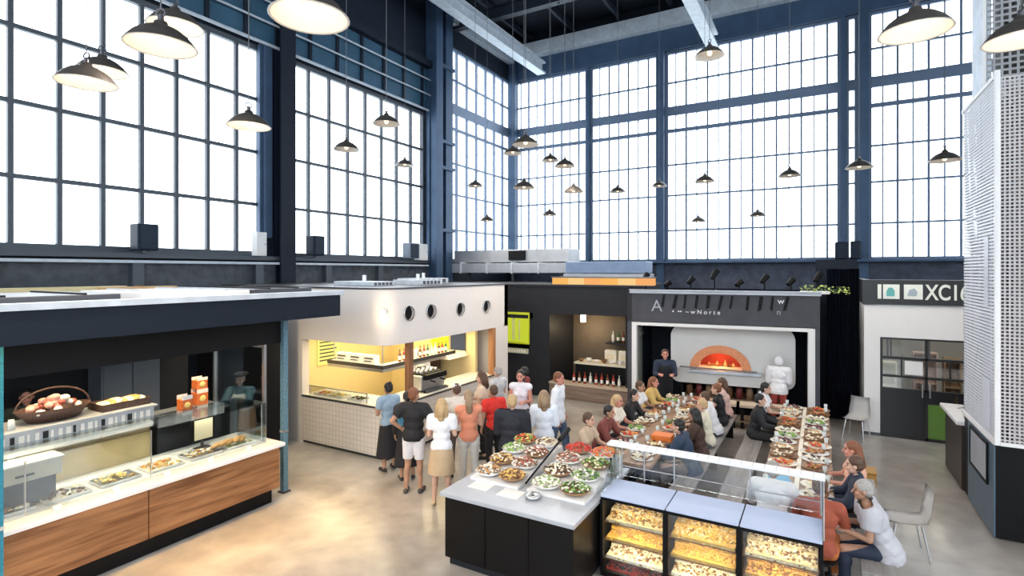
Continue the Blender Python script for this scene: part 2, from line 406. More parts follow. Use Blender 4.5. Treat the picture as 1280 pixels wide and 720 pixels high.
# ---------------------------------------------------------------- pendant lamps
M_shade = mat('brown_grey_enamel', (.085, .075, .068), .4, .3)
M_refl = mat('white_enamel_reflector', (.85, .84, .82), .35)
M_bulb = emis('warm_bulb', (1, .72, .42), 4)
M_cord = mat('grey_cord', (.12, .12, .13), .6)
SH = [(.03, .20), (.045, .195), (.052, .165), (.09, .150), (.145, .122), (.20, .078), (.24, .030), (.262, 0)]
def make_lamp():
    t = thing('pendant_lamp', 'x', 'pendant lamp')
    bm = BM(); lathe(bm, SH, seg=28); obj('lamp_shade', bm, M_shade, t, world=False)
    bm = BM(); lathe(bm, [(.262, 0), (.255, -.006), (.24, .006), (.205, .052), (.145, .105), (.085, .14), (.0, .145)], seg=28); obj('reflector', bm, M_refl, t, world=False)
    bm = BM(); ell(bm, (0, 0, .055), (.042, .042, .055)); obj('bulb', bm, M_bulb, t, world=False)
    bm = BM(); tube(bm, (0, 0, .19), (0, 0, .25), .026, .02); path(bm, [(.02, 0, .24), (.04, 0, .26), (.03, 0, .29), (0, 0, .30)], .007, 6); path(bm, [(-.02, 0, .24), (-.04, 0, .26), (-.03, 0, .29), (0, 0, .30)], .007, 6)
    obj('socket', bm, M_steel_d, t, world=False)
    bm = BM(); tube(bm, (0, 0, 0), (0, 0, 1), .006, seg=6); c = obj('cord', bm, M_cord, t, world=False); c.location.z = .3
    return t
LAMPS = [(387, 22, 97, 'large enamel dome lamp with glowing bulb, cut by the top edge above the windows'),
 (201, 58, 82, 'brown dome pendant lamp, biggest of those before the nearest left window'),
 (219, 34, 64, 'brown dome lamp tucked close behind a bigger one at upper left'),
 (108, 104, 67, 'dome pendant lamp lowest of the four at upper left, nearest the left edge'),
 (128, 90, 56, 'dome pendant lamp half hidden behind the one nearest the left edge'),
 (311, 158, 52, 'dome pendant lamp hanging just left of the first steel column'),
 (1144, 40, 80, 'white lined dome lamp hanging at top right before the tall back window'),
 (1276, 50, 78, 'dome lamp at the right edge in front of the perforated metal tower'),
 (483, 155, 34, 'small dome lamp before the second left window, higher one of two there'),
 (433, 187, 32, 'small dome lamp before the second left window, lower and nearer the camera column'),
 (506, 207, 23, 'small dome lamp hanging left beside the wide steel column'),
 (657, 181, 33, 'brown conical lamp hanging before the window corner post'),
 (641, 192, 24, 'small dark lamp immediately left below the brown one at the corner post'),
 (594, 233, 20, 'tiny lamp before the narrow left window beyond the wide column'),
 (655, 235, 27, 'dome lamp hanging low before the corner where the two window walls meet'),
 (688, 201, 22, 'small lamp right of the window corner, left one of a close pair'),
 (706, 208, 26, 'small lamp right of the window corner, right one of a close pair'),
 (717, 240, 25, 'small lamp left of the thin back window post, below the close pair'),
 (687, 269, 19, 'tiny low lamp in front of the greenish back window panes'),
 (772, 240, 20, 'small lamp midway between the thin back post and the first back column'),
 (824, 233, 19, 'small lamp in front of the first thick column of the back windows'),
 (881, 227, 24, 'small lamp right of the first thick back column, upper of two'),
 (873, 277, 18, 'tiny low lamp right of the first thick back column'),
 (947, 270, 20, 'tiny low lamp above the middle of the pizza kiosk'),
 (987, 220, 26, 'dome lamp before the back windows, above the right part of the pizza kiosk'),
 (1074, 210, 31, 'dome lamp in front of the paired posts of the back windows'),
 (1181, 201, 35, 'dome lamp before the back windows beside the perforated metal tower'),
 (887, 70, 36, 'dome lamp hanging just beneath the end of the pale roof beam'),
 (609, 276, 18, 'tiniest lamp, low in the narrow left window beyond the wide column')]
proto = make_lamp(); D = .524
for i, (px, py, w, lab) in enumerate(LAMPS):
    t_ = FPX*D/w; x, y, z = at_t(px, py, t_)
    o = proto if i == 0 else copy_tree(proto)
    o.location = (x, y, z); o['label'] = lab; o['group'] = 'pendant dome lamps over the hall'
    o.rotation_euler = (0, 0, random.uniform(0, 3))
    for c in (kids(o)):
        if c.name.startswith('cord'): c.scale = (1, 1, ZC-z-.3)
    S_ = bpy.data.lights.new('pendant_spot', 'SPOT'); S_.energy = 115; S_.color = (1, .86, .70); S_.spot_size = math.radians(135); S_.spot_blend = .6; S_.shadow_soft_size = .12
    so = bpy.data.objects.new('pendant_spot', S_); COL.objects.link(so); so.location = (x, y, z-.04)
    if w > 50:
        L = bpy.data.lights.new('pendant_light', 'POINT'); L.energy = 3; L.color = (1, .75, .5); L.shadow_soft_size = .05
        lo = bpy.data.objects.new('pendant_light', L); COL.objects.link(lo); lo.location = (x, y, z-.02)
# ================================================================= LEFT DELI KIOSK (front on x=-7.5)
def area(name, loc, size, energy, col, rot=(0, 0, 0), sy=None, spread=180):
    L = bpy.data.lights.new(name, 'AREA'); L.energy = energy; L.color = col; L.size = size
    L.spread = math.radians(spread)
    if sy: L.shape = 'RECTANGLE'; L.size_y = sy
    o = bpy.data.objects.new(name, L); COL.objects.link(o); o.location = loc; o.rotation_euler = rot
    return o
def point(name, loc, energy, col, r=.08):
    L = bpy.data.lights.new(name, 'POINT'); L.energy = energy; L.color = col; L.shadow_soft_size = r
    o = bpy.data.objects.new(name, L); COL.objects.link(o); o.location = loc
    return o
WARM = (1, .78, .48)
t = thing('kiosk_canopy', 'long flat dark canopy roof of the wood-fronted deli kiosk', 'canopy', (-9.8, 3.2, 2.5))
bm = BM(); box(bm, -7.12, -1.0, 2.95, -7.0, 6.45, 3.30); box(bm, -12.6, 6.33, 2.95, -7.12, 6.45, 3.30); obj('fascia', bm, mat('blue_black_fascia', (.008, .013, .023), .45, 0, .15, 2, spec=.18), t)
bm = BM(); box(bm, -7.16, -1.0, 3.30, -6.96, 6.49, 3.37); box(bm, -12.6, 6.33, 3.30, -7.16, 6.49, 3.36); obj('metal_edge_trim', bm, M_light_steel, t)
bm = BM(); box(bm, -12.6, -1.0, 3.0, -7.12, 6.33, 3.28); obj('roof_deck', bm, mat('grey_roof_membrane', (.16, .17, .18), .7, 0, .3, 2), t)
bm = BM(); box(bm, -7.95, -1.0, 2.5, -7.83, 6.0, 3.0); box(bm, -12.6, 5.88, 2.5, -7.95, 6.0, 3.0); obj('hanging_soffit', bm, M_black, t)
# things lying on the roof
def slab_thing(name, lab, cat, x0, y0, z0, x1, y1, z1, m, trim, n=2):
    t = thing(name, lab, cat, ((x0+x1)/2, (y0+y1)/2, z0))
    bm = BM(); box(bm, x0, y0, z0, x1, y1, z1, .01); obj('panel', bm, m, t)
    bm = BM()
    for i in range(n):
        yy = y0+(y1-y0)*(i+.5)/n
        box(bm, x0+.02, yy-.02, z1, x1-.02, yy+.02, z1+.02)
    obj('rib', bm, trim, t)
    return t
slab_thing('roof_panel', 'white sheet panel lying on the deli kiosk roof', 'roof panel', -9.2, 3.65, 3.30, -7.3, 5.0, 3.42, M_white, M_light_steel)
slab_thing('roof_hatch', 'dark grey hatch cover on the deli kiosk roof, left of the white panel', 'roof hatch', -9.0, 1.2, 3.30, -7.5, 3.4, 3.42, M_steel_d, M_char, 3)
slab_thing('roof_hatch', 'dark grey hatch cover on the kiosk roof, right of the white panel', 'roof hatch', -8.9, 5.15, 3.30, -7.4, 6.2, 3.42, M_steel_d, M_char, 2)
slab_thing('wood_plank', 'pale wooden plank lying at the back of the deli kiosk roof', 'plank', -11.9, 5.0, 3.302, -11.6, 6.3, 3.39, mat('pale_pine', (.65, .42, .2), .5), M_oak, 1)
slab_thing('wood_plank', 'cream painted board lying along the roof edge under the left windows', 'plank', -12.4, 1.0, 3.302, -12.1, 5.6, 3.4, M_cream, M_white, 1)
# posts
for (x, y, w, lab) in ((-7.80, 5.97, .09, 'slim speckled blue grey post at the far end of the deli counter'), (-7.42, 2.235, .06, 'slim turquoise post at the left edge of the picture, before the deli counter')):
    t = thing('kiosk_post', lab, 'post', (x, y, 0))
    bm = BM(); box(bm, -w/2, -w/2, 0.02, w/2, w/2, 2.95 if y < 3 else 2.98, .004); obj('shaft', bm, M_blue if y < 3 else M_blue2, t, world=False)
    bm = BM(); box(bm, -w/2-.03, -w/2-.03, 0, w/2+.03, w/2+.03, .02); obj('base_plate', bm, M_steel_d, t, world=False)
    bm = BM(); box(bm, -w/2-.005, -w/2-.005, 1.0, w/2+.005, w/2+.005, 1.04); obj('clamp', bm, M_steel, t, world=False)
# counter
t = thing('deli_counter', 'long deli counter with warm wood front, white marble top and black plinth', 'counter', (-8.0, 2.7, 0))
bm = BM(); box(bm, -8.55, 0, .0, -7.62, 5.60, .25); obj('plinth', bm, M_black, t)
ys = [0.0, 1.8, 3.72, 5.66]
for a, b in zip(ys[:-1], ys[1:]):
    bm = BM(); box(bm, -7.58, a+.006, .25, -7.50, b-.006, .90, .004); obj('wood_panel', bm, M_oak, t)
bm = BM(); box(bm, -8.6, 0, .25, -7.58, 5.64, .90); obj('cabinet_body', bm, M_blacksat, t)
bm = BM(); box(bm, -8.62, 0, .90, -7.44, 5.72, .955, .008); obj('marble_top', bm, M_marble, t)
# glass case
t = thing('glass_display_case', 'frameless glass display case standing on the deli counter', 'display case', (-8.0, 2.9, .955))
ys = [.3, 2.55, 3.86, 5.55]; GT = 1.58
for a, b in zip(ys[:-1], ys[1:]):
    bm = BM(); box(bm, -7.72, a+.01, .957, -7.708, b-.01, GT); obj('front_pane', bm, M_glassb, t)
bm = BM(); box(bm, -8.45, 5.55, .957, -7.708, 5.562, GT); obj('end_pane', bm, M_glassb, t)
bm = BM(); box(bm, -8.46, .3, GT, -7.70, 5.56, GT+.014); obj('top_pane', bm, M_glassb, t)
bm = BM(); box(bm, -8.44, .6, 1.47, -8.33, 4.2, 1.55, .02); obj('white_light_housing', bm, M_white, t)
bm = BM(); box(bm, -8.44, 4.3, 1.40, -8.40, 5.3, 1.56); obj('rear_rail', bm, M_galv, t)
bm = BM()
for y in (2.55, 3.86, 5.5): tube(bm, (-7.73, y, .955), (-7.73, y, GT), .010)
obj('glass_post', bm, M_steel, t)
t = thing('back_counter', 'tall tan and grey back unit of the deli kiosk with a strip of white labels', 'counter', (-8.8, 2.6, 0))
bm = BM(); box(bm, -9.15, .5, 0.02, -8.63, 4.3, 1.70, .01); obj('body', bm, mat('tan_back_unit', (.42, .32, .16), .5, 0, .3, 2), t)
bm = BM(); box(bm, -9.2, .45, 1.70, -8.52, 4.35, 1.73, .006); obj('worktop', bm, M_galv, t)
bm = BM(); box(bm, -8.54, .5, 1.55, -8.53, 4.3, 1.70); obj('label_rail', bm, M_galv, t)
for i in range(24): obj('label_strip', box(BM(), -8.529, 2.35+i*.08, 1.58, -8.522, 2.35+i*.08+.028+.014*(i % 3), 1.67), M_plate if i % 4 else M_char, t)
t = thing('side_counter', 'lower grey glass topped counter at the far end inside the deli kiosk', 'counter', (-8.8, 4.9, 0))
bm = BM(); box(bm, -9.1, 4.4, .02, -8.63, 5.4, 1.46, .01); obj('body', bm, M_char, t)
bm = BM(); box(bm, -9.12, 4.38, 1.46, -8.50, 5.45, 1.49, .004); obj('worktop', bm, mat('grey_glass_top', (.20, .22, .25), .15), t)
# kiosk back wall
bm = BM(); box(bm, -11.4, -1.0, 0, -11.2, 6.3, 3.0); struct('partition_deli_back', bm, M_char)
bm = BM(); box(bm, -12.6, 7.3, 0, -9.66, 7.38, 2.94); struct('partition_deli_end', bm, M_char)
t = thing('glass_screen', 'clear glass screen panel with steel frame behind the deli staff', 'screen', (-8.9, 5.9, 0))
bm = BM(); box(bm, -9.55, 5.86, .06, -8.2, 5.87, 2.4); obj('pane', bm, M_glassb, t)
bm = BM(); box(bm, -9.6, 5.84, 0, -9.55, 5.89, 2.45); box(bm, -8.2, 5.84, 0, -8.15, 5.89, 2.45); box(bm, -9.55, 5.84, 2.4, -8.2, 5.89, 2.45); obj('frame', bm, M_steel, t)
t = thing('cupboard', 'tall grey cupboard against the dark back wall of the deli kiosk', 'cupboard', (-10.9, 5.1, 0))
bm = BM(); box(bm, -11.18, 4.55, .02, -10.7, 5.5, 2.3, .01); obj('body', bm, mat('slate_grey', (.10, .12, .15), .5), t)
for a in (4.58, 5.04):
    bm = BM(); box(bm, -10.7, a, .08, -10.68, a+.44, 2.26, .004); d = obj('door', bm, mat('slate_grey', (.1, .12, .15), .5), t)
    h = BM(); box(h, -10.68, a+.2, 1.1, -10.655, a+.22, 1.3); obj('handle', h, M_steel, d)
area('deli_canopy_light', (-8.6, 3.2, 2.93), .25, 95, WARM, (0, 0, 0), 5.2, 130)
area('deli_case_light', (-8.2, 2.9, 1.55), .1, 34, (1, .86, .62), (0, 0, 0), 5.0)
area('deli_man_fill', (-9.2, 6.1, 2.9), .3, 55, WARM)  # fill light added to brighten the man in the beret
area('deli_floor_light', (-7.3, 3.2, 2.93), .2, 78, (1, .54, .12), (0, math.radians(-14), 0), 5.8, 95)
bm = BM()
for y in (1.2, 2.6, 4.0, 5.4): tube(bm, (-7.45, y, 2.93), (-7.45, y, 3.0), .05)
tag(obj('canopy_spotlights', bm, M_steel), 'row of small recessed spotlights under the dark kiosk canopy', 'lights')
# food on the deli counter
bread = mat('golden_bread', (.55, .30, .10), .6, 0, .4, 12, .3); pale = mat('pale_dough', (.82, .72, .50), .6, 0, .2, 12); ham = mat('cured_meat', (.42, .10, .07), .5, 0, .5, 20); cheese = mat('cheese', (.85, .62, .20), .45, 0, .1)
green = mat('salad_green', (.22, .38, .08), .5, 0, .5, 20); dgreen = mat('dark_leaf', (.05, .11, .03), .5, 0, .5, 15); red = mat('tomato_red', (.58, .04, .02), .3, 0, .2); orange = mat('orange_food', (.80, .28, .04), .4, 0, .2); brown = mat('brown_crust', (.20, .09, .035), .55, 0, .4, 15); cream = mat('cream_food', (.86, .80, .68), .5, 0, .1); dark = mat('dark_food', (.05, .03, .03), .4); purple = mat('dark_red_food', (.22, .04, .04), .4)
gold = mat('golden_popcorn', (.78, .50, .14), .6, 0, .3, 14)
def tray(x, y, z, lx, ly, h, m, lab, grp=None, name='food_tray', cat='tray'):
    t = thing(name, lab, cat, (x, y, z), 0, grp)
    bm = BM(); box(bm, -lx/2, -ly/2, 0, lx/2, ly/2, .008); obj('base', bm, m, t, world=False)
    bm = BM()
    for s in (-1, 1):
        box(bm, s*lx/2-.006, -ly/2, .008, s*lx/2+.006, ly/2, h); box(bm, -lx/2, s*ly/2-.006, .008, lx/2, s*ly/2+.006, h)
    obj('rim', bm, m, t, world=False)
    return t
places = ['at the left end of the deli counter', 'second from the left in the deli case', 'left of the middle of the deli case', 'in the middle of the deli case', 'right of the middle of the deli case', 'second from the far end of the deli case', 'at the far end of the deli case']
sets = [(dark, brown, cream), (cream, pale, brown), (brown, dark, pale), (pale, bread, cheese), (bread, cheese, orange), (pale, cream, bread), (green, pale, cream)]
names_f = ['dark olives', 'pale rolls', 'brown slices', 'pastries', 'golden breads', 'white rolls', 'pale green salad']
for i, pl in enumerate(places):
    y = 1.9+i*.56
    tray(-8.03, y, .956, .34, .46, .035, M_steel if i % 2 else M_plate, 'shallow tray of food '+pl)
    bm = BM(); heap(bm, -8.16, y-.2, -7.9, y+.2, .985, 34, .028, 3, .02, seed=i)
    tag(obj(['olives', 'bread_rolls', 'bread_slices', 'pastries', 'small_breads', 'bread_rolls', 'salad'][i], bm, list(sets[i])), names_f[i]+' heaped on the tray '+pl, 'food', kind='stuff')
for i in range(6):
    t = thing('price_card', 'small white price card on the marble edge, '+['nearest the left post', 'second from the left', 'third from the left', 'third from the far end', 'second from the far end', 'at the far end'][i], 'card', (-7.62, 2.2+i*.6, .957), 0, 'price cards on the deli counter')
    bm = BM(); prism(bm, [(-.03, 0), (.03, 0), (.028, .004), (-.0, .05), (-.006, .05), (-.028, .004)], 'y', -.04, .04); obj('card', bm, M_white, t, world=False)
# three baguette-like golden breads at far end
for i in range(5):
    bm = BM(); ell(bm, (0, 0, 0), (.05, .16, .035), Matrix.Rotation(.5+.1*i, 3, 'Z'))
    o = obj('bread_loaf', bm, bread, world=False); o.location = (-8.02+.03*(i % 2), 4.95+.1*i, 1.03+.02*(i % 2))
    tag(o, 'golden loaf lying on the far part of the deli case, '+['nearest', 'second nearest', 'middle', 'second farthest', 'farthest'][i]+' of five', 'bread', 'golden loaves in the deli case')
# leg of cured ham rounds on a wire stand and baskets
def basket(name, lab, x, y, z, r, h, m, rot=0, sx=1.6):
    t = thing(name, lab, 'basket', (x, y, z), rot)
    bm = BM(); lathe(bm, [(0, .012), (r*.62, .012), (r*.98, h), (r*1.04, h), (r*.68, 0), (0, 0)], seg=22)
    bmesh.ops.scale(bm, vec=(1, sx, 1), verts=bm.verts); obj('bowl', bm, m, t, world=False)
    bm = BM(); pts = [(r*.0, r*sx*math.cos(a), h+r*1.0*math.sin(a)) for a in np.linspace(0, PI, 12)]; path(bm, pts, .012, 6); obj('handle', bm, m, t, world=False)
    return t
M_wick = mat('dark_wicker', (.07, .035, .025), .6, 0, .5, 40, .6)
basket('wicker_basket', 'large dark wicker basket of cured sausages on the deli back counter', -8.86, 3.22, 1.73, .25, .17, M_wick)
bm = BM()
for i in range(26):
    a = random.uniform(0, 2*PI); rr = random.uniform(0, .2); ell(bm, (-8.86+rr*math.cos(a), 3.22+1.5*rr*math.sin(a), 1.86+random.uniform(0, .22)*(1-rr/.25)), (.05, .07, .045), Matrix.Rotation(random.uniform(0, 3), 3, 'Z'), sub=2, mi=i % 3)
tag(obj('sausages', bm, [ham, mat('salami_pink', (.62, .33, .26), .5, 0, .4, 30), cream]), 'pile of pink cured sausages and wrapped meats filling the wicker basket', 'meat', kind='stuff')
t = tray(-8.85, 4.0, 1.73, .4, .62, .10, M_wick, 'long dark serving basket of flatbreads on the deli back counter', name='bread_basket', cat='basket')
for i in range(7):
    bm = BM(); ell(bm, (0, 0, 0), (.16, .09, .03), Matrix.Rotation(.3, 3, 'X')); o = obj('flatbread', bm, [bread if i % 2 else pale], world=False); o.location = (-8.85, 3.78+.075*i, 1.80+.012*(i % 3))
    tag(o, 'oval flatbread standing in the long basket on the back counter', 'bread', 'flatbreads in the long basket')
def gift_box(x, y, z, s, h, m, m2, lab):
    t = thing('carton', lab, 'carton', (x, y, z))
    bm = BM(); box(bm, -s/2, -s/2, 0, s/2, s/2, h*.75, .005); obj('box_body', bm, m, t, world=False)
    bm = BM(); box(bm, -s/2, -s/2, h*.75, -s/2+.01, s/2, h); obj('flap', bm, m2, t, world=False)
    obj('flap', box(BM(), s/2-.01, -s/2, h*.75, s/2, s/2, h), m2, t, world=False)
    bm = BM(); ell(bm, (s/2, 0, h*.4), (.008, s*.3, s*.3)); obj('printed_spot', bm, cheese, t, world=False)
    return t
M_orbox = mat('orange_print', (.80, .17, .04), .5, 0, .5, 18)
gift_box(-8.72, 4.85, 1.49, .16, .25, M_orbox, M_white, 'small orange and white printed carton on the counter, nearer of two')
gift_box(-8.95, 5.22, 1.49, .18, .26, M_orbox, cream, 'orange printed carton higher up, just left of the bearded beret man')
gift_box(-8.95, 5.22, 1.75, .17, .19, M_orbox, cream, 'upper orange carton stacked left of the man in the black beret')
for i in range(5):
    bm = BM(); lathe(bm, [(0, 0), (.035, 0), (.038, .01), (.038, .10), (.03, .115), (.03, .13), (0, .13)], seg=12); o = obj('glass_jar', bm, mat('jar_grey', (.55, .6, .62), .2), world=False); o.location = (-8.68, 2.25+i*.12, 1.73)
    tag(o, 'small pale glass jar in the row on the deli back counter', 'jar', 'jars on the deli back counter')
# cream box and equipment at the left end
t = thing('bread_bin', 'cream wooden box with flat lid at the left end of the deli counter', 'box', (-8.35, 2.75, .956))
bm = BM(); box(bm, -8.28, 2.3, .956, -8.04, 2.95, 1.25, .01); obj('dark_base', bm, M_steel_d, t)
bm = BM(); box(bm, -8.31, 2.26, 1.25, -8.0, 3.0, 1.44, .01); obj('body', bm, mat('cream_box', (.72, .62, .48), .5, 0, .1), t)
bm = BM(); box(bm, -8.32, 2.24, 1.44, -7.98, 3.02, 1.465, .006); obj('lid', bm, cream, t)
bm = BM(); box(bm, -8.0, 2.55, 1.32, -7.98, 2.72, 1.34); obj('handle', bm, M_steel_d, t)
t = thing('cash_screen', 'dark touchscreen till with cream card taped behind it on the deli counter', 'till', (-8.45, 4.45, .956))
bm = BM(); box(bm, -8.40, 4.8, .956, -8.28, 5.0, .97); box(bm, -8.345, 4.88, .97, -8.325, 4.92, 1.2); obj('stand', bm, M_steel_d, t)
bm = BM(); box(bm, -8.33, 4.7, 1.08, -8.30, 5.08, 1.42, .006); obj('screen', bm, M_black, t)
bm = BM(); box(bm, -8.298, 4.76, 1.1, -8.290, 5.04, 1.40); obj('card', bm, mat('cream_card', (.80, .70, .48), .6), t)
# ================================================================= WHITE TILED KIOSK
xk, yk = -7.3, 7.89
def tile_mat():
    m = bpy.data.materials.new('small_white_tile'); m.use_nodes = True; nt = m.node_tree; b = nt.nodes['Principled BSDF']
    tc = nt.nodes.new('ShaderNodeTexCoord'); sx = nt.nodes.new('ShaderNodeSeparateXYZ'); ad = nt.nodes.new('ShaderNodeMath'); ad.operation = 'ADD'
    cb = nt.nodes.new('ShaderNodeCombineXYZ'); br = nt.nodes.new('ShaderNodeTexBrick'); br.offset = 0
    br.inputs['Scale'].default_value = 1; br.inputs['Brick Width'].default_value = .10; br.inputs['Row Height'].default_value = .10; br.inputs['Mortar Size'].default_value = .006
    br.inputs['Color1'].default_value = (.74, .68, .62, 1); br.inputs['Color2'].default_value = (.70, .64, .58, 1); br.inputs['Mortar'].default_value = (.55, .49, .44, 1)
    nt.links.new(tc.outputs['Object'], sx.inputs[0]); nt.links.new(sx.outputs[0], ad.inputs[0]); nt.links.new(sx.outputs[1], ad.inputs[1])
    nt.links.new(ad.outputs[0], cb.inputs[0]); nt.links.new(sx.outputs[2], cb.inputs[1]); nt.links.new(cb.outputs[0], br.inputs['Vector']); nt.links.new(br.outputs[0], b.inputs['Base Color'])
    b.inputs['Roughness'].default_value = .3
    return m
M_tile = tile_mat()
root = thing('kiosk_building', 'white plastered corner kiosk with round portholes and wraparound serving window', 'kiosk', (-9.8, 10.1, 0))
bm = BM()
xw = -12.6
z0, z1 = 2.23, 3.33
RC = .42
box(bm, xw, yk, z0, xk-RC, yk+.18, z1)                    # front fascia, then the rounded corner
prism(bm, [(xk-RC+RC*math.sin(a), yk+RC-RC*math.cos(a)) for a in np.linspace(0, PI/2, 12)]+[(xk-RC+(RC-.17)*math.cos(a), yk+RC-(RC-.17)*math.sin(a)) for a in np.linspace(0, PI/2, 12)], 'z', z0, z1)
# side fascia with four portholes: build as strips around the holes
holes = [(8.55, 2.84), (9.27, 2.83), (10.36, 2.81), (11.50, 2.81)]; R_ = .15
fa = BM()
ys_ = [yk+RC]+[v for (y, z) in holes for v in (y-.2, y+.2)]+[12.57]
for a, b in zip(ys_[0::2], ys_[1::2]): box(fa, xk-.18, a, z0, xk, b, z1)
for (y, z) in holes:
    box(fa, xk-.18, y-.2, z0, xk, y+.2, z-.2); box(fa, xk-.18, y-.2, z+.2, xk, y+.2, z1)
    N = 24
    sq = []
    for k in range(N):
        a = 2*PI*(k+.5)/N; c, s = math.cos(a), math.sin(a); q = .2/max(abs(c), abs(s)); sq.append(((y+q*c, z+q*s), (y+R_*c, z+R_*s)))
    # corners of the square are approximated by 24 rays; insert exact corners
    for k in range(N):
        (o1, i1), (o2, i2) = sq[k], sq[(k+1) % N]
        quad = [o1, o2, i2, i1]
        if abs(o1[0]-o2[0]) > 1e-6 and abs(o1[1]-o2[1]) > 1e-6:
            cx = y+(.2 if o1[0]+o2[0] > 2*y else -.2); cz = z+(.2 if o1[1]+o2[1] > 2*z else -.2); quad = [o1, (cx, cz), o2, i2, i1]
        v0 = [fa.verts.new((xk, p[0], p[1])) for p in quad]; v1 = [fa.verts.new((xk-.18, p[0], p[1])) for p in quad]
        fa.faces.new(v0); fa.faces.new(list(reversed(v1)))
        n = len(quad)
        for j in range(n):
            try: fa.faces.new([v0[j], v1[j], v1[(j+1) % n], v0[(j+1) % n]])
            except ValueError: pass
bmesh.ops.recalc_face_normals(fa, faces=fa.faces[:])
obj('side_fascia', fa, M_offwhite, root)
box(bm, xw, 12.39, 0, xk, 12.57, z1); box(bm, xk-.18, 11.95, 0, xk, 12.39, z0)
box(bm, xw, yk, 0, -9.72, yk+.18, z0); box(bm, xw, yk+.18, 0, xw+.18, 12.39, z1)
obj('wall_shell', bm, M_offwhite, root)
bm = BM(); prism(bm, [(xw, yk-.02)]+[(xk-RC+(RC+.02)*math.sin(a), yk+RC-(RC+.02)*math.cos(a)) for a in np.linspace(0, PI/2, 12)]+[(xk+.02, 12.6), (xw, 12.6)], 'z', z1, z1+.035); obj('roof', bm, M_steel_d, root)
for (y, z) in holes:
    bm = BM(); v = []
    lathe(bm, [(.15, 0), (.165, .0), (.165, .02), (.15, .02)], seg=24); bmesh.ops.rotate(bm, cent=(0, 0, 0), matrix=Matrix.Rotation(PI/2, 3, 'Y'), verts=bm.verts); bmesh.ops.translate(bm, vec=(xk, y, z), verts=bm.verts)
    pt = obj('porthole_rim', bm, M_steel, root)
    bm = BM(); tube(bm, (xk-.06, y, z), (xk-.05, y, z), .152, seg=24); obj('porthole_dark_disc', bm, M_black, pt)  # opaque black disc, paints the dark inside of the hole
bm = BM(); box(bm, -9.72, yk, 0.06, xk, yk+.12, 1.0); box(bm, xk-.12, yk+.12, .06, xk, 11.95, 1.0); obj('tiled_base', bm, M_tile, root)
bm = BM(); box(bm, -9.72, yk+.03, 0, xk-.03, yk+.12, .06); box(bm, xk-.12, yk+.12, 0, xk-.03, 11.95, .06); obj('kickboard', bm, M_steel_d, root)
bm = BM(); box(bm, xk-.02, yk, 1.0, xk+.02, 11.95, 1.03); box(bm, -9.72, yk-.02, 1.0, xk+.02, yk+.02, 1.03); obj('counter_edge', bm, M_steel_d, root)
bm = BM(); box(bm, -9.72, yk+.0, 1.0, xk-.02, yk+.75, 1.028); box(bm, xk-.75, yk+.75, 1.0, xk-.02, 11.95, 1.028); obj('serving_counter', bm, mat('white_counter', (.80, .78, .72), .35), root)
bm = BM(); box(bm, xk-.16, 8.60, 1.03, xk-.04, 8.74, 2.23, .005); obj('corner_post', bm, M_copper, root)
bm = BM(); box(bm, xk-.15, 11.83, 1.03, xk-.0, 11.95, 2.23, .005); obj('end_post', bm, wood('end_post_wood', (.3, .12, .05), (.5, .24, .1), 'z'), root)
bm = BM(); box(bm, xw+.18, 8.1, 2.2, xk-.18, 12.39, 2.24); obj('inner_ceiling', bm, cream, root)
bm = BM(); box(bm, -10.9, yk+.18, 0, -10.8, 12.39, 2.2); box(bm, -10.8, 11.9, 0, -7.9, 12.0, 2.2); obj('inner_wall', bm, M_cream, root)
area('white_kiosk_light', (-9.2, 9.9, 2.17), 2.6, 100, (1, .80, .42), (0, 0, 0), 3.4)
area('white_kiosk_counter_light', (-7.7, 9.8, 2.17), .3, 20, (1, .85, .6), (0, 0, 0), 3.6)
# wall lamp that lights the white fascia
t = thing('wall_spotlight', 'small round warm lamp glowing on the corner of the white kiosk fascia', 'lamp', (-7.36, 7.87, 2.86))
bm = BM(); ell(bm, (-7.36, 7.87, 2.90), (.045, .045, .045)); obj('bulb', bm, emis('bulb_hot', (1, .8, .55), 14), t)
bm = BM(); tube(bm, (-7.37, 7.90, 2.90), (-7.43, 8.02, 2.90), .035, .045); obj('lamp_base', bm, M_steel, t)
point('corner_lamp_light', (-7.25, 7.72, 2.86), 6, (1, .75, .45))
# interior: L-shaped overhead rack
t = thing('overhead_rack', 'L-shaped overhead glass rack hanging above the white kiosk counter', 'shelf', (-8.3, 9.0, 1.55))
bm = BM(); box(bm, -9.9, 8.75, 1.60, -8.2, 9.0, 1.63); box(bm, -8.45, 9.0, 1.60, -8.2, 11.4, 1.63); obj('shelf', bm, M_plate, t)
bm = BM(); box(bm, -9.9, 8.73, 1.57, -8.18, 8.75, 1.65); box(bm, -8.2, 8.75, 1.57, -8.18, 11.4, 1.65); obj('edge_strip', bm, M_steel_d, t)
bm = BM(); box(bm, -9.9, 8.75, 1.50, -8.2, 8.77, 1.56); box(bm, -8.22, 8.77, 1.50, -8.2, 11.4, 1.56); obj('lower_rail', bm, M_steel, t)
bm = BM()
for (x, y) in ((-9.8, 8.85), (-8.3, 8.85), (-8.3, 11.3)): tube(bm, (x, y, 1.63), (x, y, 2.2), .014)
obj('hanger_rod', bm, M_steel, t)
for i in range(3):
    x = -9.5+i*.42
    t = thing('menu_box', 'small white printed box on the overhead rack, '+['left', 'middle', 'right'][i]+' of three', 'box', (x, 8.87, 1.63))
    bm = BM(); box(bm, -.17, -.08, 0, .17, .08, .20, .006); obj('carton', bm, M_white, t, world=False)
    bm = BM(); box(bm, -.13, -.084, .12, .13, -.08, .15); box(bm, -.13, -.084, .06, .08, -.08, .08); obj('print', bm, M_steel_d, t, world=False)
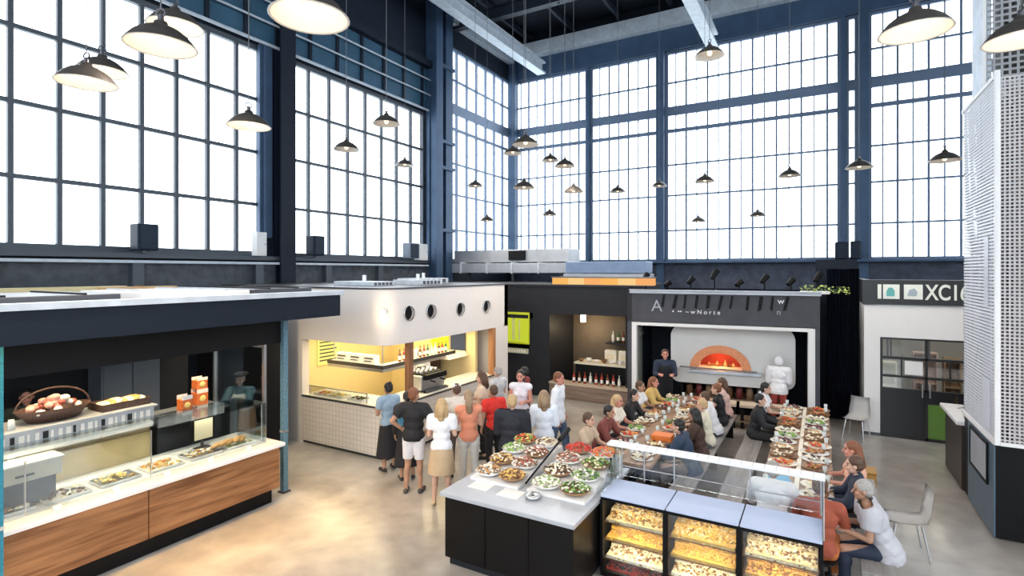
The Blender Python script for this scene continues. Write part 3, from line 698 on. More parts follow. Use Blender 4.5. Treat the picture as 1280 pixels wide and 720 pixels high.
bmat = [mat('bottle_green', (.05, .13, .04), .15), mat('bottle_brown', (.16, .06, .02), .15), mat('bottle_clear', (.55, .58, .52), .15), mat('bottle_red', (.35, .04, .02), .2), M_plate]
def bottle_bm(h=.28, r=.035):
    bm = BM(); lathe(bm, [(0, 0), (r, 0), (r, h*.58), (r*.85, h*.66), (r*.36, h*.76), (r*.33, h*.95), (r*.42, h*.96), (r*.42, h), (0, h)], seg=12); return bm
def make_bottle(h, r):
    t = thing('bottle', 'x', 'bottle')
    obj('glass_body', bottle_bm(h, r), bmat[0], t, world=False)
    bm = BM(); lathe(bm, [(r*1.03, h*.18), (r*1.03, h*.48)], seg=12); obj('paper_label', bm, M_plate, t, world=False)
    return t
pb = make_bottle(.28, .036)
first = [True]
def place_bottle(x, y, z, m, lab, grp, s=1.0):
    o = pb if first[0] else copy_tree(pb)
    first[0] = False
    o.location = (x, y, z); o.scale = (s, s, s); o['label'] = lab; o['group'] = grp
    for k in kids(o):
        if k.name.startswith('glass_body'): omats(k, [m])
    return o
for i in range(16):
    if i < 3: continue
    place_bottle(-8.33, 9.0+i*.145, 1.63, bmat[(i*7) % 5], 'bottle in the row on the overhead rack of the white kiosk', 'bottles on the overhead rack')
# back wall panels
for (y0, y1, m, nm, lab) in ((9.2, 9.9, mat('yellow_green_menu', (.75, .80, .35), .4), 'menu_board', 'pale green menu board on the yellow back wall of the white kiosk'),):
    t = thing(nm, lab, 'board', (-10.78, (y0+y1)/2, 1.4))
    bm = BM(); box(bm, -10.80, y0, 1.35, -10.77, y1, 2.05); obj('board', bm, m, t)
    bm = BM()
    for k in range(6): box(bm, -10.77, y0+.06, 1.45+k*.09, -10.765, y1-.1-.05*(k % 3), 1.48+k*.09)
    obj('text_lines', bm, M_steel_d, t)
def wall_panel(x0, x1, z0, z1, y, m, name, lab, cat, ft=M_steel_d):
    t = thing(name, lab, cat, ((x0+x1)/2, y, z0))
    bm = BM(); box(bm, x0, y-.03, z0, x1, y, z1, .004); obj('board', bm, m, t)
    bm = BM()
    for a in (x0, x1-.02): box(bm, a, y-.04, z0, a+.02, y-.03, z1)
    box(bm, x0+.02, y-.04, z1-.02, x1-.02, y-.03, z1); box(bm, x0+.02, y-.04, z0, x1-.02, y-.03, z0+.02); obj('frame', bm, ft, t)
    return t
wall_panel(-9.35, -8.75, 1.55, 2.15, 11.9, M_lime, 'lime_poster', 'bright lime panel on the end wall inside the white kiosk', 'panel', M_lime)
wall_panel(-8.68, -8.2, 1.5, 2.15, 11.9, mat('navy_board', (.02, .04, .12), .5), 'notice_board', 'navy blue board right of the lime panel inside the white kiosk', 'board')
wall_panel(-10.1, -9.6, 1.0, 1.5, 11.9, mat('navy_board', (.02, .04, .12), .5), 'notice_board', 'navy blue board behind the copper corner post of the white kiosk', 'board')
t = thing('hood_oven', 'dark brown square oven under a pale hood inside the white kiosk', 'oven', (-9.3, 11.4, 0))
bm = BM(); box(bm, -9.6, 11.2, .02, -8.9, 11.85, 1.0, .01); obj('base_cabinet', bm, M_steel, t)
bm = BM(); box(bm, -9.55, 11.25, 1.0, -8.95, 11.8, 1.42, .02); obj('oven_body', bm, mat('oven_brown', (.06, .035, .03), .4), t)
bm = BM(); box(bm, -9.45, 11.235, 1.06, -9.05, 11.25, 1.34, .004); obj('door', bm, M_blacksat, t)
bm = BM(); prism(bm, [(-9.75, 1.46), (-8.1, 1.46), (-8.2, 1.58), (-9.6, 1.58)], 'y', 11.0, 11.85); obj('hood', bm, cream, t)
t = thing('coffee_machine', 'chrome and black espresso machine on the side counter of the white kiosk', 'coffee machine', (-7.75, 9.7, 1.028))
bm = BM(); box(bm, -8.0, 9.25, 1.07, -7.55, 10.1, 1.40, .03); obj('machine_body', bm, M_steel, t)
bm = BM(); box(bm, -7.55, 9.3, 1.3, -7.45, 10.05, 1.42, .02); obj('group_head', bm, M_black, t)
bm = BM(); box(bm, -7.98, 9.3, 1.40, -7.57, 10.05, 1.425); obj('cup_tray', bm, M_black, t)
bm = BM(); box(bm, -7.56, 9.3, 1.04, -7.42, 10.05, 1.075); obj('drip_tray', bm, M_steel_d, t)
bm = BM()
for (x, y) in ((-7.95, 9.3), (-7.95, 10.05), (-7.5, 9.3), (-7.5, 10.05)): tube(bm, (x, y, 1.028), (x, y, 1.08), .02)
obj('foot', bm, M_black, t)
for k in range(2):
    bm = BM(); tube(bm, (-7.5, 9.5+.35*k, 1.27), (-7.36, 9.5+.35*k, 1.25), .015); obj('portafilter', bm, M_black, t)
for i in range(3):
    for j in range(4):
        bm = BM(); lathe(bm, [(0, .004), (.022, .004), (.036, .06), (.04, .06), (.026, 0), (0, 0)], seg=12); o = obj('coffee_cup', bm, M_plate, world=False); o.location = (-7.9+i*.11, 9.4+j*.17, 1.425)
        tag(o, 'white cup warming on top of the espresso machine', 'cup', 'cups on the espresso machine')
# trays along the front counter of the white kiosk
for i, (x, a, b, n) in enumerate(((-9.3, (bread, cheese, red), 'pastries', 'left'), (-8.85, (cheese, pale, green), 'sandwiches', 'middle'), (-8.3, (dark, brown, dgreen), 'dark loaves', 'right'))):
    tray(x, 8.15, 1.028, .40, .26, .04, M_plate, 'shallow display tray on the white kiosk front counter, '+n+' of three')
    bm = BM(); heap(bm, x-.17, 8.05, x+.17, 8.25, 1.06, 30, .026, 3, .02, seed=40+i)
    tag(obj('snack_food', bm, list(a)), b+' on the '+n+' tray of the white kiosk front counter', 'food', kind='stuff')
t = thing('sneeze_guard', 'low clear glass guard along the front counter of the white kiosk', 'glass guard', (-8.6, 8.0, 1.028))
bm = BM(); box(bm, -9.6, 7.98, 1.03, -7.9, 7.99, 1.22); obj('pane', bm, M_glass, t)
bm = BM(); box(bm, -9.6, 7.975, 1.03, -9.58, 7.995, 1.22); box(bm, -7.92, 7.975, 1.03, -7.9, 7.995, 1.22); box(bm, -9.6, 7.97, 1.22, -7.9, 8.0, 1.235); obj('rail', bm, M_steel, t)
# roof clutter
for i, (x, y, lx, ly, h) in enumerate(((-9.0, 9.0, 1.2, .7, .10), (-8.6, 10.4, .9, .8, .12), (-9.4, 11.6, .8, 1.2, .14))):
    t = thing('roof_vent', 'low white ventilation box on the white kiosk roof, '+['nearest', 'middle', 'farthest'][i]+' of three', 'vent', (x, y, 3.365))
    bm = BM(); box(bm, -lx/2, -ly/2, 0, lx/2, ly/2, h, .01); obj('housing', bm, M_light_steel, t, world=False)
    for k in range(5): obj('louvre', box(BM(), lx/2, -ly/2+.05+k*(ly-.1)/5, .02, lx/2+.01, -ly/2+.05+(k+.6)*(ly-.1)/5, h-.02), M_steel_d, t, world=False)
    bm = BM(); tube(bm, (0, 0, h), (0, 0, h+.14), .05); obj('cowl', bm, M_steel, t, world=False)
# ================================================================= DARK BAR KIOSK
yb = 14.3
root = thing('bar_kiosk', 'charcoal bar kiosk with a deep lit niche of shelves', 'kiosk', (-7.3, 15.6, 0))
def X_(px): return at_y(px, 400, yb)[0]
xn0, xn1 = X_(687), X_(784)
bm = BM(); box(bm, -12.6, yb, 2.45, -4.53, yb+.2, 3.25); box(bm, X_(655)-1.9, yb, 2.27, xn0-.55, yb+.2, 2.45)
xa = X_(662); xb_ = X_(630)
box(bm, xa, yb, 0, xn0, yb+.2, 2.45); box(bm, -12.6, yb, 0, xb_, yb+.2, 2.45); box(bm, xb_, yb, 0, xa, yb+.2, 1.35+.0)
obj('front_wall', bm, M_char, root)
bm = BM(); box(bm, -12.6, yb-.05, 3.25, -4.50, 17.8, 3.30); obj('roof', bm, M_char2, root)
bm = BM(); box(bm, -4.66, yb+.2, 0, -4.53, 17.6, 3.25); box(bm, -12.6, 17.6, 0, -4.53, 17.8, 3.25); box(bm, xn0-.15, yb+.2, 0, xn0, 17.6, 3.25); box(bm, xn0, yb+.2, 3.0, -4.66, 17.6, 3.05); obj('side_wall', bm, M_char, root)
bm = BM(); box(bm, xn0, yb-.02, 0, -4.53, yb+.35, .42); obj('wood_base', bm, wood('bar_base_wood', (.16, .11, .08), (.30, .22, .17), 'x'), root)
bm = BM(); box(bm, xn0, yb+1.75, .42, -4.66, yb+1.85, 3.0); obj('niche_back', bm, mat('niche_brown', (.12, .09, .06), .6, 0, .2), root)
bm = BM(); box(bm, xn0-.01, yb-.04, .42, -4.53, yb+.4, .47); obj('lower_shelf', bm, wood('shelf_wood', (.40, .30, .22), (.6, .48, .36), 'x'), root)
xc = X_(708)
bm = BM(); box(bm, xc, yb+.55, .95, -4.68, yb+1.2, 1.0); obj('bar_top', bm, mat('pale_bar_top', (.75, .68, .56), .3), root)
bm = BM(); box(bm, xc+.02, yb+.62, .47, -4.68, yb+.7, .95); obj('bar_front', bm, M_black, root)
bm = BM(); box(bm, xc+.75, yb+1.2, 1.50, -4.68, yb+1.75, 1.54); obj('upper_shelf', bm, M_char2, root)
# lime lit window and menu strip on its front
t = thing('display_window', 'small bright lime green window in the charcoal kiosk beside the white kiosk', 'window', ((xa+xb_)/2, yb, 1.4))
bm = BM(); box(bm, xb_, yb+.05, 1.55, xa, yb+.1, 2.38); obj('lit_panel', bm, emis('lime_light', (.55, .62, .04), 1.0), t)
bm = BM(); box(bm, xb_+.28, yb+.02, 1.6, xb_+.36, yb+.05, 2.3); box(bm, xb_+.5, yb+.02, 1.6, xb_+.54, yb+.05, 2.2); obj('curtain_fold', bm, mat('pale_lime', (.7, .75, .3), .5), t)
bm = BM(); box(bm, xb_, yb-.03, 1.50, xa, yb+.02, 1.56); box(bm, xb_, yb-.03, 2.38, xa, yb+.02, 2.45); box(bm, xa-.03, yb-.03, 1.56, xa, yb+.02, 2.38); obj('frame', bm, M_lime, t)
t = thing('menu_strip', 'pale lit menu strip under the small lime green window', 'sign', ((xa+xb_)/2, yb-.06, 1.25))
bm = BM(); box(bm, xb_, yb-.08, 1.22, xa-.02, yb-.02, 1.36); obj('board', bm, mat('pale_sage', (.5, .52, .38), .5), t)
bm = BM()
for k in range(9): box(bm, xb_+.05+k*.085, yb-.085, 1.25, xb_+.10+k*.085, yb-.08, 1.33)
obj('lettering', bm, cream, t)
# niche lamp
t = thing('cylinder_lamp', 'glowing white cylinder lamp hanging in the charcoal bar niche', 'lamp', (X_(731)+.1, yb+.9, 2.5))
lx = at_y(729, 400, yb+.9)[0]
t.location.x = lx
bm = BM(); tube(bm, (lx, yb+.9, 2.16), (lx, yb+.9, 2.42), .08, seg=20); obj('shade', bm, emis('niche_lamp', (1, .86, .66), 5), t)
bm = BM(); tube(bm, (lx, yb+.9, 2.42), (lx, yb+.9, 3.0), .012); tube(bm, (lx, yb+.9, 2.42), (lx, yb+.9, 2.45), .085, seg=20); obj('cord', bm, M_steel_d, t)
point('niche_light', (lx, yb+1.1, 1.95), 26, (1, .76, .45), .1)
point('niche_shelf_light', (lx+.9, yb+.45, 2.2), 10, (1, .76, .45), .1)
i = 0
x = xc+.15
while x < -4.75:
    place_bottle(x, yb+.2, .47, bmat[[3, 1, 3, 2, 3][i % 5]], 'red brown bottle standing on the low front shelf of the bar niche', 'bottles on the low shelf of the bar', 1.15); x += .17; i += 1
x = xc+.9
while x < -4.75:
    place_bottle(x, yb+1.45, 1.54, bmat[i % 5], 'bottle on the high dark shelf of the bar niche', 'bottles on the high shelf of the bar', 1.2); x += .16; i += 1
def plate_bm(r=.12): return lathe(BM(), [(0, .004), (r*.6, .004), (r, .018), (r, .022), (r*.58, .010), (0, .010)][::1], seg=20)
def bowl_bm(r=.1, h=.07): return lathe(BM(), [(0, 0), (r*.45, 0), (r*.85, h*.5), (r, h), (r*.95, h), (r*.78, h*.5), (r*.4, .012), (0, .012)], seg=20)
i = 0; x = xc+.14
while x < -4.8:
    bm = bowl_bm(.09, .11 if i % 2 else .07); o = obj('bowl', bm, M_plate if i % 3 else brown, world=False); o.location = (x, yb+.78, 1.0)
    tag(o, 'small bowl on the lit bar top of the charcoal kiosk', 'bowl', 'bowls on the lit bar top'); x += .24; i += 1
for k in range(2):
    t = thing('white_carton', 'white box standing on the lit bar top, '+['left', 'right'][k]+' one', 'box', (xc+1.0+.42*k, yb+1.02, 1.0))
    bm = BM(); box(bm, -.18, -.1, 0, .18, .1, .36, .01); obj('body', bm, cream, t, world=False)
    bm = BM(); box(bm, -.12, -.105, .1, .12, -.1, .25); obj('label_patch', bm, pale, t, world=False)
# amber lit crate panel along the bar roof edge
t = thing('amber_light_box', 'long amber lit panel on the roof edge of the charcoal bar kiosk', 'light box', (-6.3, yb+.1, 3.3))
xl0, xl1 = at_y(690, 353, yb)[0], at_y(817, 353, yb)[0]
xl1 = min(xl1, xn1+.85)
nb = 6
for k in range(nb):
    a = xl0+(xl1-xl0)*k/nb; b = xl0+(xl1-xl0)*(k+1)/nb
    bm = BM(); box(bm, a+.01, yb+.0, 3.31, b-.01, yb+.25, 3.50); obj('lit_panel', bm, emis('amber_%d' % (k % 3), [(1, .52, .14), (1, .66, .28), (1, .46, .16)][k % 3], .95), t)
bm = BM(); box(bm, xl0-.02, yb-.02, 3.50, xl1+.02, yb+.3, 3.53); box(bm, xl0-1.2, yb-.04, 3.29, xl1+.02, yb+.02, 3.31); obj('frame', bm, M_steel_d, t)
# ================================================================= PIZZA KIOSK (slightly turned)
pr = math.radians(5.5)
PK = Vector((-4.3, 13.92, 0)); PR = Matrix.Rotation(pr, 3, 'Z')
def pk(x, y, z): v = PR @ Vector((x, y, z)); return (PK.x+v.x, PK.y+v.y, PK.z+v.z)
def pobj(name, bm, m, parent): return obj(name, bm, m, parent, world=False)
W = 4.22
root = thing('pizza_kiosk', 'charcoal pizza kiosk with white framed opening and white lettering', 'kiosk', tuple(PK), pr)
bm = BM(); box(bm, -.12, 0, 0, 0, .25, 3.12); box(bm, -.12, .0, 2.38, W+.1, .15, 3.12); box(bm, W+.0, .0, 0, W+.1, .25, 2.38)
pobj('front_fascia', bm, mat('slate_fascia', (.050, .050, .062), .6, 0, .45, 2.5, .2), root)
bm = BM(); box(bm, -.05, -.10, 3.12, W+.12, .3, 3.16); box(bm, -.05, -.12, 3.19, W+.12, -.06, 3.22); box(bm, -.05, -.02, 3.16, W+.12, .02, 3.19); pobj('roof_rail', bm, M_galv, root)
bm = BM(); box(bm, 0, -.03, 0, .12, .2, 2.36); box(bm, W-.14, -.03, 0, W, .2, 2.36); box(bm, .12, -.03, 2.28, W-.14, .2, 2.36); pobj('white_frame', bm, M_white, root)
bm = BM(); box(bm, .02, 2.3, 0, W+.1, 2.4, 3.12); box(bm, .03, .25, 0, .11, 2.3, 3.12); box(bm, W, .25, 0, W+.1, 2.3, 3.12); box(bm, .03, .15, 3.02, W+.1, 2.3, 3.12); pobj('inner_wall', bm, M_navy_d, root)
bm = BM(); box(bm, .12, .25, 0, .16, .6, 2.2); box(bm, .12, .25, 2.0, .20, .6, 2.04); pobj('glass_side', bm, mat('grey_green_side', (.16, .18, .16), .4), root)
# raised dark strokes and white letters on the fascia
for k in range(11):
    x = .75+k*.27+(.1 if k > 6 else 0); a = random.uniform(.03, .08); w_ = random.uniform(.05, .09)
    bm = BM(); prism(bm, [(x, 2.78-.03*(k % 3)), (x+w_, 2.77-.03*(k % 2)), (x+w_+a, 3.08), (x+a, 3.09)], 'y', -.02, .0); pobj('black_slat', bm, M_black, root)
def text(name, s, size, loc, rot, m, parent=None, ext=.006, world=False, align='LEFT', sx=1.0, off=0.0):
    cu = bpy.data.curves.new(name, 'FONT'); cu.body = s; cu.size = size; cu.extrude = ext; cu.align_x = align
    o = bpy.data.objects.new(name, cu); COL.objects.link(o); o.location = loc; o.rotation_euler = rot; cu.materials.append(m)
    if parent is not None: o.parent = parent
    o.data.offset = off
    dg = bpy.context.evaluated_depsgraph_get(); dg.update()
    me = bpy.data.meshes.new_from_object(o.evaluated_get(dg)); me.name = name
    n = bpy.data.objects.new(name, me); COL.objects.link(n); n.location = loc; n.rotation_euler = rot; n.parent = parent; n.scale = (sx, 1, 1)
    bpy.data.objects.remove(o)
    return n
M_let = mat('white_lettering', (.85, .85, .86), .4)
text('lettering', 'A', .42, (.50, -.012, 2.66), (PI/2, 0, 0), mat('grey_lettering', (.35, .36, .4), .5), root)
text('lettering', '•  ••  ~ w N o r t e', .15, (1.02, -.012, 2.62), (PI/2, 0, 0), M_let, root)
text('lettering', 'w', .2, (W-.78, -.012, 2.92), (PI/2, 0, 0), M_let, root)
text('lettering', 'n', .19, (W-.80, -.012, 2.66), (PI/2, 0, 0), mat('grey_lettering', (.35, .36, .4), .5), root)
# oven
root2 = thing('pizza_oven', 'large white plastered pizza oven with glowing copper arch mouth', 'oven', pk(2.38, .62, 0), pr)
def squircle(w, h, r, n=6):
    pts = []
    for cx, cz, a0 in ((w/2-r, h-r, 0), (-w/2+r, h-r, PI/2), (-w/2+r*.75, r*.75, PI), (w/2-r*.75, r*.75, 1.5*PI)):
        rr = r if cz > h/2 else r*.75
        for k in range(n+1):
            a = a0+PI/2*k/n; pts.append((cx+rr*math.cos(a), cz+rr*math.sin(a)))
    return pts
M_ov = mat('oven_plaster', (.72, .71, .69), .6, 0, .06, 3, .15)
# front sheet with real arch-shaped hole
zb, hh, ww = .76, 1.52, 2.95
out = squircle(ww, hh, .30, 8); mcx, mcz, mr = -.25, .40, .70   # arch centre in oven coords
def arch(rx, rz, n=28): return [(mcx+rx*math.cos(PI*k/n), mcz+rz*math.sin(PI*k/n)) for k in range(n+1)]
def face_with_hole(bm, outer, hole, y, yb2):
    import mathutils
    vs = [Vector((p[0], p[1], 0)) for p in outer]; hs = [Vector((p[0], p[1], 0)) for p in hole]
    tri = mathutils.geometry.tessellate_polygon([vs, hs]); al = vs+hs
    A = [bm.verts.new((p.x, y, p.y+zb)) for p in al]; B = [bm.verts.new((p.x, yb2, p.y+zb)) for p in al]
    for t_ in tri:
        try: bm.faces.new([A[i] for i in t_]); bm.faces.new([B[i] for i in reversed(t_)])
        except ValueError: pass
    n = len(outer)
    for i in range(n): bm.faces.new([A[i], A[(i+1) % n], B[(i+1) % n], B[i]])
    m = len(hole)
    for i in range(m): bm.faces.new([A[n+i], B[n+i], B[n+(i+1) % m], A[n+(i+1) % m]])
    bmesh.ops.recalc_face_normals(bm, faces=bm.faces[:])
bm = BM(); face_with_hole(bm, out, arch(.52, .42), 0, .45)
pobj('oven_dome', bm, M_ov, root2)
bm = BM(); prism(bm, [(p[0]*.98, p[1]*.98+zb+.01) for p in out], 'y', .75, 1.5); 
prism(bm, [(p[0], p[1]+zb) for p in squircle(ww, .37, .1)], 'y', .45, .76)
prism(bm, [(-ww/2, zb+.1), (-.80, zb+.1), (-.80, zb+1.1), (-ww/2, zb+1.05)], 'y', .45, .76); prism(bm, [(.3, zb+.1), (ww/2, zb+.1), (ww/2, zb+1.05), (.3, zb+1.1)], 'y', .45, .76); prism(bm, [(-1.2, zb+.80), (1.2, zb+.80), (1.2, zb+hh-.03), (-1.2, zb+hh-.06)], 'y', .45, .76)
pobj('oven_back', bm, M_ov, root2)
M_cop = mat('copper_tiles', (.80, .30, .14), .35, .2, .35, 30)
bm = BM(); o1, i1 = arch(.74, .62), arch(.52, .42)
A = [[bm.verts.new((p[0], yy, p[1]+zb)) for p in q] for q in (o1, i1) for yy in (-.05, 0.0)]
for i in range(len(o1)-1):
    bm.faces.new([A[0][i], A[0][i+1], A[2][i+1], A[2][i]]); bm.faces.new([A[0][i], A[1][i], A[1][i+1], A[0][i+1]]); bm.faces.new([A[2][i], A[2][i+1], A[3][i+1], A[3][i]])
for q in (0, -1): bm.faces.new([A[0][q], A[2][q], A[3][q], A[1][q]])
bmesh.ops.recalc_face_normals(bm, faces=bm.faces[:]); pobj('copper_arch', bm, M_cop, root2)
bm = BM(); box(bm, mcx-.76, -.16, zb+.30, mcx+.98, .0, zb+.375, .01); pobj('hearth_ledge', bm, M_light_steel, root2)
bm = BM(); box(bm, mcx-.52, 0.0, zb+.375, mcx+.52, .7, zb+.385); pobj('hearth_stone', bm, mat('pale_hearth', (.75, .72, .55), .5), root2)
bm = BM(); box(bm, mcx-.6, .73, zb+.37, mcx+.6, .75, zb+.85); pobj('firebox_back', bm, mat('firebox_red', (.30, .03, .015), .7, 0, .5, 6), root2)
for k in range(4):
    bm = BM(); lathe(bm, [(0, 0), (.045, .03), (.05, .07), (.025, .14), (0, .22)], seg=10); o = pobj('flame', bm, emis('flame_orange', (1, .35, .10), 1.5), root2); o.location = (mcx-.3+.2*k, .55+.03*(k % 2), zb+.40); o.scale = (.8, .7, .45+.2*(k % 3))
for k in range(3):
    bm = BM(); tube(bm, (mcx-.35+.25*k, .5, zb+.42), (mcx-.1+.2*k, .62, zb+.43), .03); pobj('log', bm, brown, root2)
v = pk(2.38-.25, .62+.35, zb+.62); point('oven_fire_light', v, 9, (1, .38, .12), .05)
# stone base of the oven with jars on a lower shelf
bm = BM(); box(bm, -1.3, .15, 0.0, 1.25, 1.4, .12); box(bm, -1.3, 1.2, .12, 1.25, 1.4, zb); box(bm, -1.3, .3, .12, -1.2, 1.2, zb); box(bm, 1.15, .3, .12, 1.25, 1.2, zb); pobj('oven_stand', bm, M_black, root2)
bm = BM(); box(bm, -1.2, .25, .32, 1.15, 1.2, .36); pobj('stand_shelf', bm, wood('stand_wood', (.3, .2, .12), (.5, .36, .24), 'x'), root2)
for k in range(9):
    o = pobj('storage_tin', lathe(BM(), [(0, 0), (.085, 0), (.085, .24), (.07, .26), (.07, .28), (0, .28)], seg=14), [brown, purple, M_wood_t, M_steel][k % 4], None)
    o.location = pk(2.38-1.05+.25*k, .62+.45, .36); tag(o, 'brown storage tin on the shelf underneath the white pizza oven', 'tin', 'tins under the pizza oven')
# oven peel on the ledge
t = thing('oven_peel', 'long metal pizza peel lying along the white oven ledge', 'pizza peel', pk(1.5, .52, zb+.38), pr)
bm = BM(); tube(bm, (-.35, 0, .05), (1.5, 0, .03), .018); pobj('handle', bm, M_greyw, t)
bm = BM(); box(bm, -.75, -.12, .0, -.35, .12, .015, .004); pobj('blade', bm, M_steel, t)
# two benches with cream cushions in front of the oven
for k, (x0, x1) in enumerate(((1.25, 2.55), (2.62, 3.75))):
    t = thing('wooden_bench', 'low wooden bench with cream top before the white oven, '+['left', 'right'][k]+' one', 'bench', pk((x0+x1)/2, -.35, 0), pr)
    w = (x1-x0)/2
    bm = BM(); box(bm, -w, -.2, .50, w, .2, .57, .01); pobj('seat', bm, mat('cream_bench_top', (.72, .60, .45), .5, 0, .1), t)
    bm = BM(); box(bm, -w, -.17, .22, w, -.13, .32); box(bm, -w, -.2, .16, w, .18, .19); pobj('lower_rail', bm, M_wood_t, t)
    for sx in (-1, 1):
        bm = BM(); box(bm, sx*(w-.06)-.035, -.18, 0, sx*(w-.06)+.035, .18, .5); pobj('leg', bm, M_black, t)
# plant sprouting on the kiosk roof corner
t = thing('trailing_plant', 'pale yellow-green trailing plant on the right roof corner of the pizza kiosk', 'plant', pk(W+.25, .1, 3.16), pr)
bm = BM(); box(bm, -.55, -.1, 0, .05, .1, .07, .01); pobj('planter', bm, M_white, t)
bm = BM()
for k in range(160):
    a = random.uniform(-.55, .45); c = Vector((a, random.uniform(-.14, .12), .10+random.uniform(-.06, .10)-max(0, a)*.1)); s = random.uniform(.02, .045)
    R = Matrix.Rotation(random.uniform(0, 6), 3, 'Z') @ Matrix.Rotation(random.uniform(-1, 1), 3, 'X')
    p = [c+R @ Vector(q) for q in ((-s, 0, 0), (0, -s*.5, s*.15), (s, 0, 0), (0, s*.5, s*.15))]
    bm.faces.new([bm.verts.new(q) for q in p])
pobj('foliage', bm, mat('yellow_green_leaf', (.50, .62, .16), .5, 0, .5, 9), t)
bm = BM()
for k in range(6): path(bm, [(-.4+.1*k, 0, .05), (-.3+.12*k, -.05, .12), (-.2+.13*k, -.06, .08)], .005, 5)
pobj('stem', bm, dgreen, t)
# dark rooftop gear silhouettes against the mottled band
for k in range(9):
    x, h = -5.0+k*.62, [.32, .5, .26, .38, .6, .3, .45, .36, .52][k]
    t = thing('roof_spotlight', 'dark stage-style spotlight on the pizza kiosk roof, number %s from the left' % ['one', 'two', 'three', 'four', 'five', 'six', 'seven', 'eight', 'nine'][k], 'spotlight', (x, 15.4+k*.07, 3.12), 0, 'dark spotlights on the pizza kiosk roof')
    t['label'] = ['leftmost', 'second', 'third', 'fourth', 'middle', 'fourth from the right', 'third from the right', 'second from the right', 'rightmost'][k]+' of the nine dark spotlights on the pizza kiosk roof'
    bm = BM(); tube(bm, (0, 0, 0), (0, 0, h*.6), .02); tube(bm, (0, 0, 0), (0, 0, .015), .09, seg=16); obj('stand', bm, M_black, t, world=False)
    bm = BM(); tube(bm, (-.07, -.05, h*.6), (.05, .06, h), .06, .085, seg=14); obj('lamp_housing', bm, M_black, t, world=False)
# ================================================================= NAVY CURTAIN BETWEEN KIOSKS
bm = BM(); n = 60; x0, x1 = .15, .84; yy = 15.7
fr = [[], []]
for j, z in enumerate((0.02, 3.75)):
    for k in range(n+1):
        x = x0+(x1-x0)*k/n; fr[j].append(bm.verts.new((x, yy+.06*math.sin(k*1.05), z)))
for k in range(n): f = bm.faces.new([fr[0][k], fr[0][k+1], fr[1][k+1], fr[1][k]]); f.smooth = True
bmesh.ops.solidify(bm, geom=bm.faces[:], thickness=.02)
tag(obj('curtain', bm, mat('midnight_cloth', (.02, .03, .065), .75, 0, .3, 4)), 'tall midnight blue curtain hanging between the pizza kiosk and the white room', 'curtain')
bm = BM(); box(bm, -.1, 16.6, 0, .84, 16.7, 4.0); struct('partition_navy', bm, M_navy_d)
# ================================================================= WHITE ROOM
y0 = 14.6
root = thing('white_room', 'flat white building front with black sign band and dark glazed doors', 'building', (2.4, 15.6, 0))
bm = BM(); box(bm, .87, y0, 0, 1.17, y0+.2, 2.93); box(bm, 1.17, y0, 2.22, 5.5, y0+.2, 2.93); box(bm, 3.1, y0, 0, 5.5, y0+.2, 2.22); box(bm, .87, y0+.2, 0, 1.02, 19, 2.93); obj('front_wall', bm, M_white, root)
bm = BM(); box(bm, .84, y0-.04, 2.95, 5.5, y0+.25, 3.50); box(bm, .86, y0+.25, 2.95, 1.0, 19, 3.5); obj('sign_band', bm, mat('black_sign_band', (.022, .026, .030), .5), root)
bm = BM(); box(bm, .80, y0-.01, 0, 1.17, y0, .07); obj('skirting', bm, M_steel_d, root)
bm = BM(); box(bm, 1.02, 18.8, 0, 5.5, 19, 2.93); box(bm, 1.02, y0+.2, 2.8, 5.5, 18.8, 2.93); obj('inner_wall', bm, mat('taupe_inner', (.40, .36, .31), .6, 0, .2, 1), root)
area('white_room_light', (2.4, 16.6, 2.75), 1.2, 30, (1, .85, .65))
# sign content
S = (.66, .70, .66)
M_sg = mat('pale_sign_letter', (.78, .82, .76), .4)
sx = 1.12; zs0, zs1 = 3.08, 3.40
t = thing('sign_lettering', 'pale sign letters and two picture tiles on the black band of the white room', 'sign', (sx, y0-.05, zs0))
bm = BM(); box(bm, sx, y0-.06, zs0, sx+.07, y0-.04, zs1); obj('bar_mark', bm, M_sg, t)
bm = BM(); box(bm, sx+.10, y0-.06, zs0, sx+.40, y0-.04, zs1); q = obj('picture_tile', bm, M_sg, t)
bm = BM(); prism(bm, [(sx+.16, zs0+.06), (sx+.31, zs0+.06), (sx+.31, zs0+.18), (sx+.27, zs0+.25), (sx+.20, zs0+.25), (sx+.16, zs0+.16)], 'y', y0-.066, y0-.06); obj('teal_figure', bm, mat('teal_mark', (.12, .42, .42), .5), q)
bm = BM(); box(bm, sx+.48, y0-.06, zs0, sx+.81, y0-.04, zs1); q = obj('picture_tile', bm, M_sg, t)
bm = BM(); prism(bm, [(sx+.54, zs0+.08), (sx+.70, zs0+.07), (sx+.72, zs0+.16), (sx+.66, zs0+.24), (sx+.57, zs0+.2)], 'y', y0-.066, y0-.06); obj('grey_figure', bm, mat('grey_mark', (.35, .42, .48), .5), q)
text('lettering', 'XC16', .46, (.86, 0.0, 0.0), (PI/2, 0, 0), M_sg, t, .01, sx=.66, off=.008)
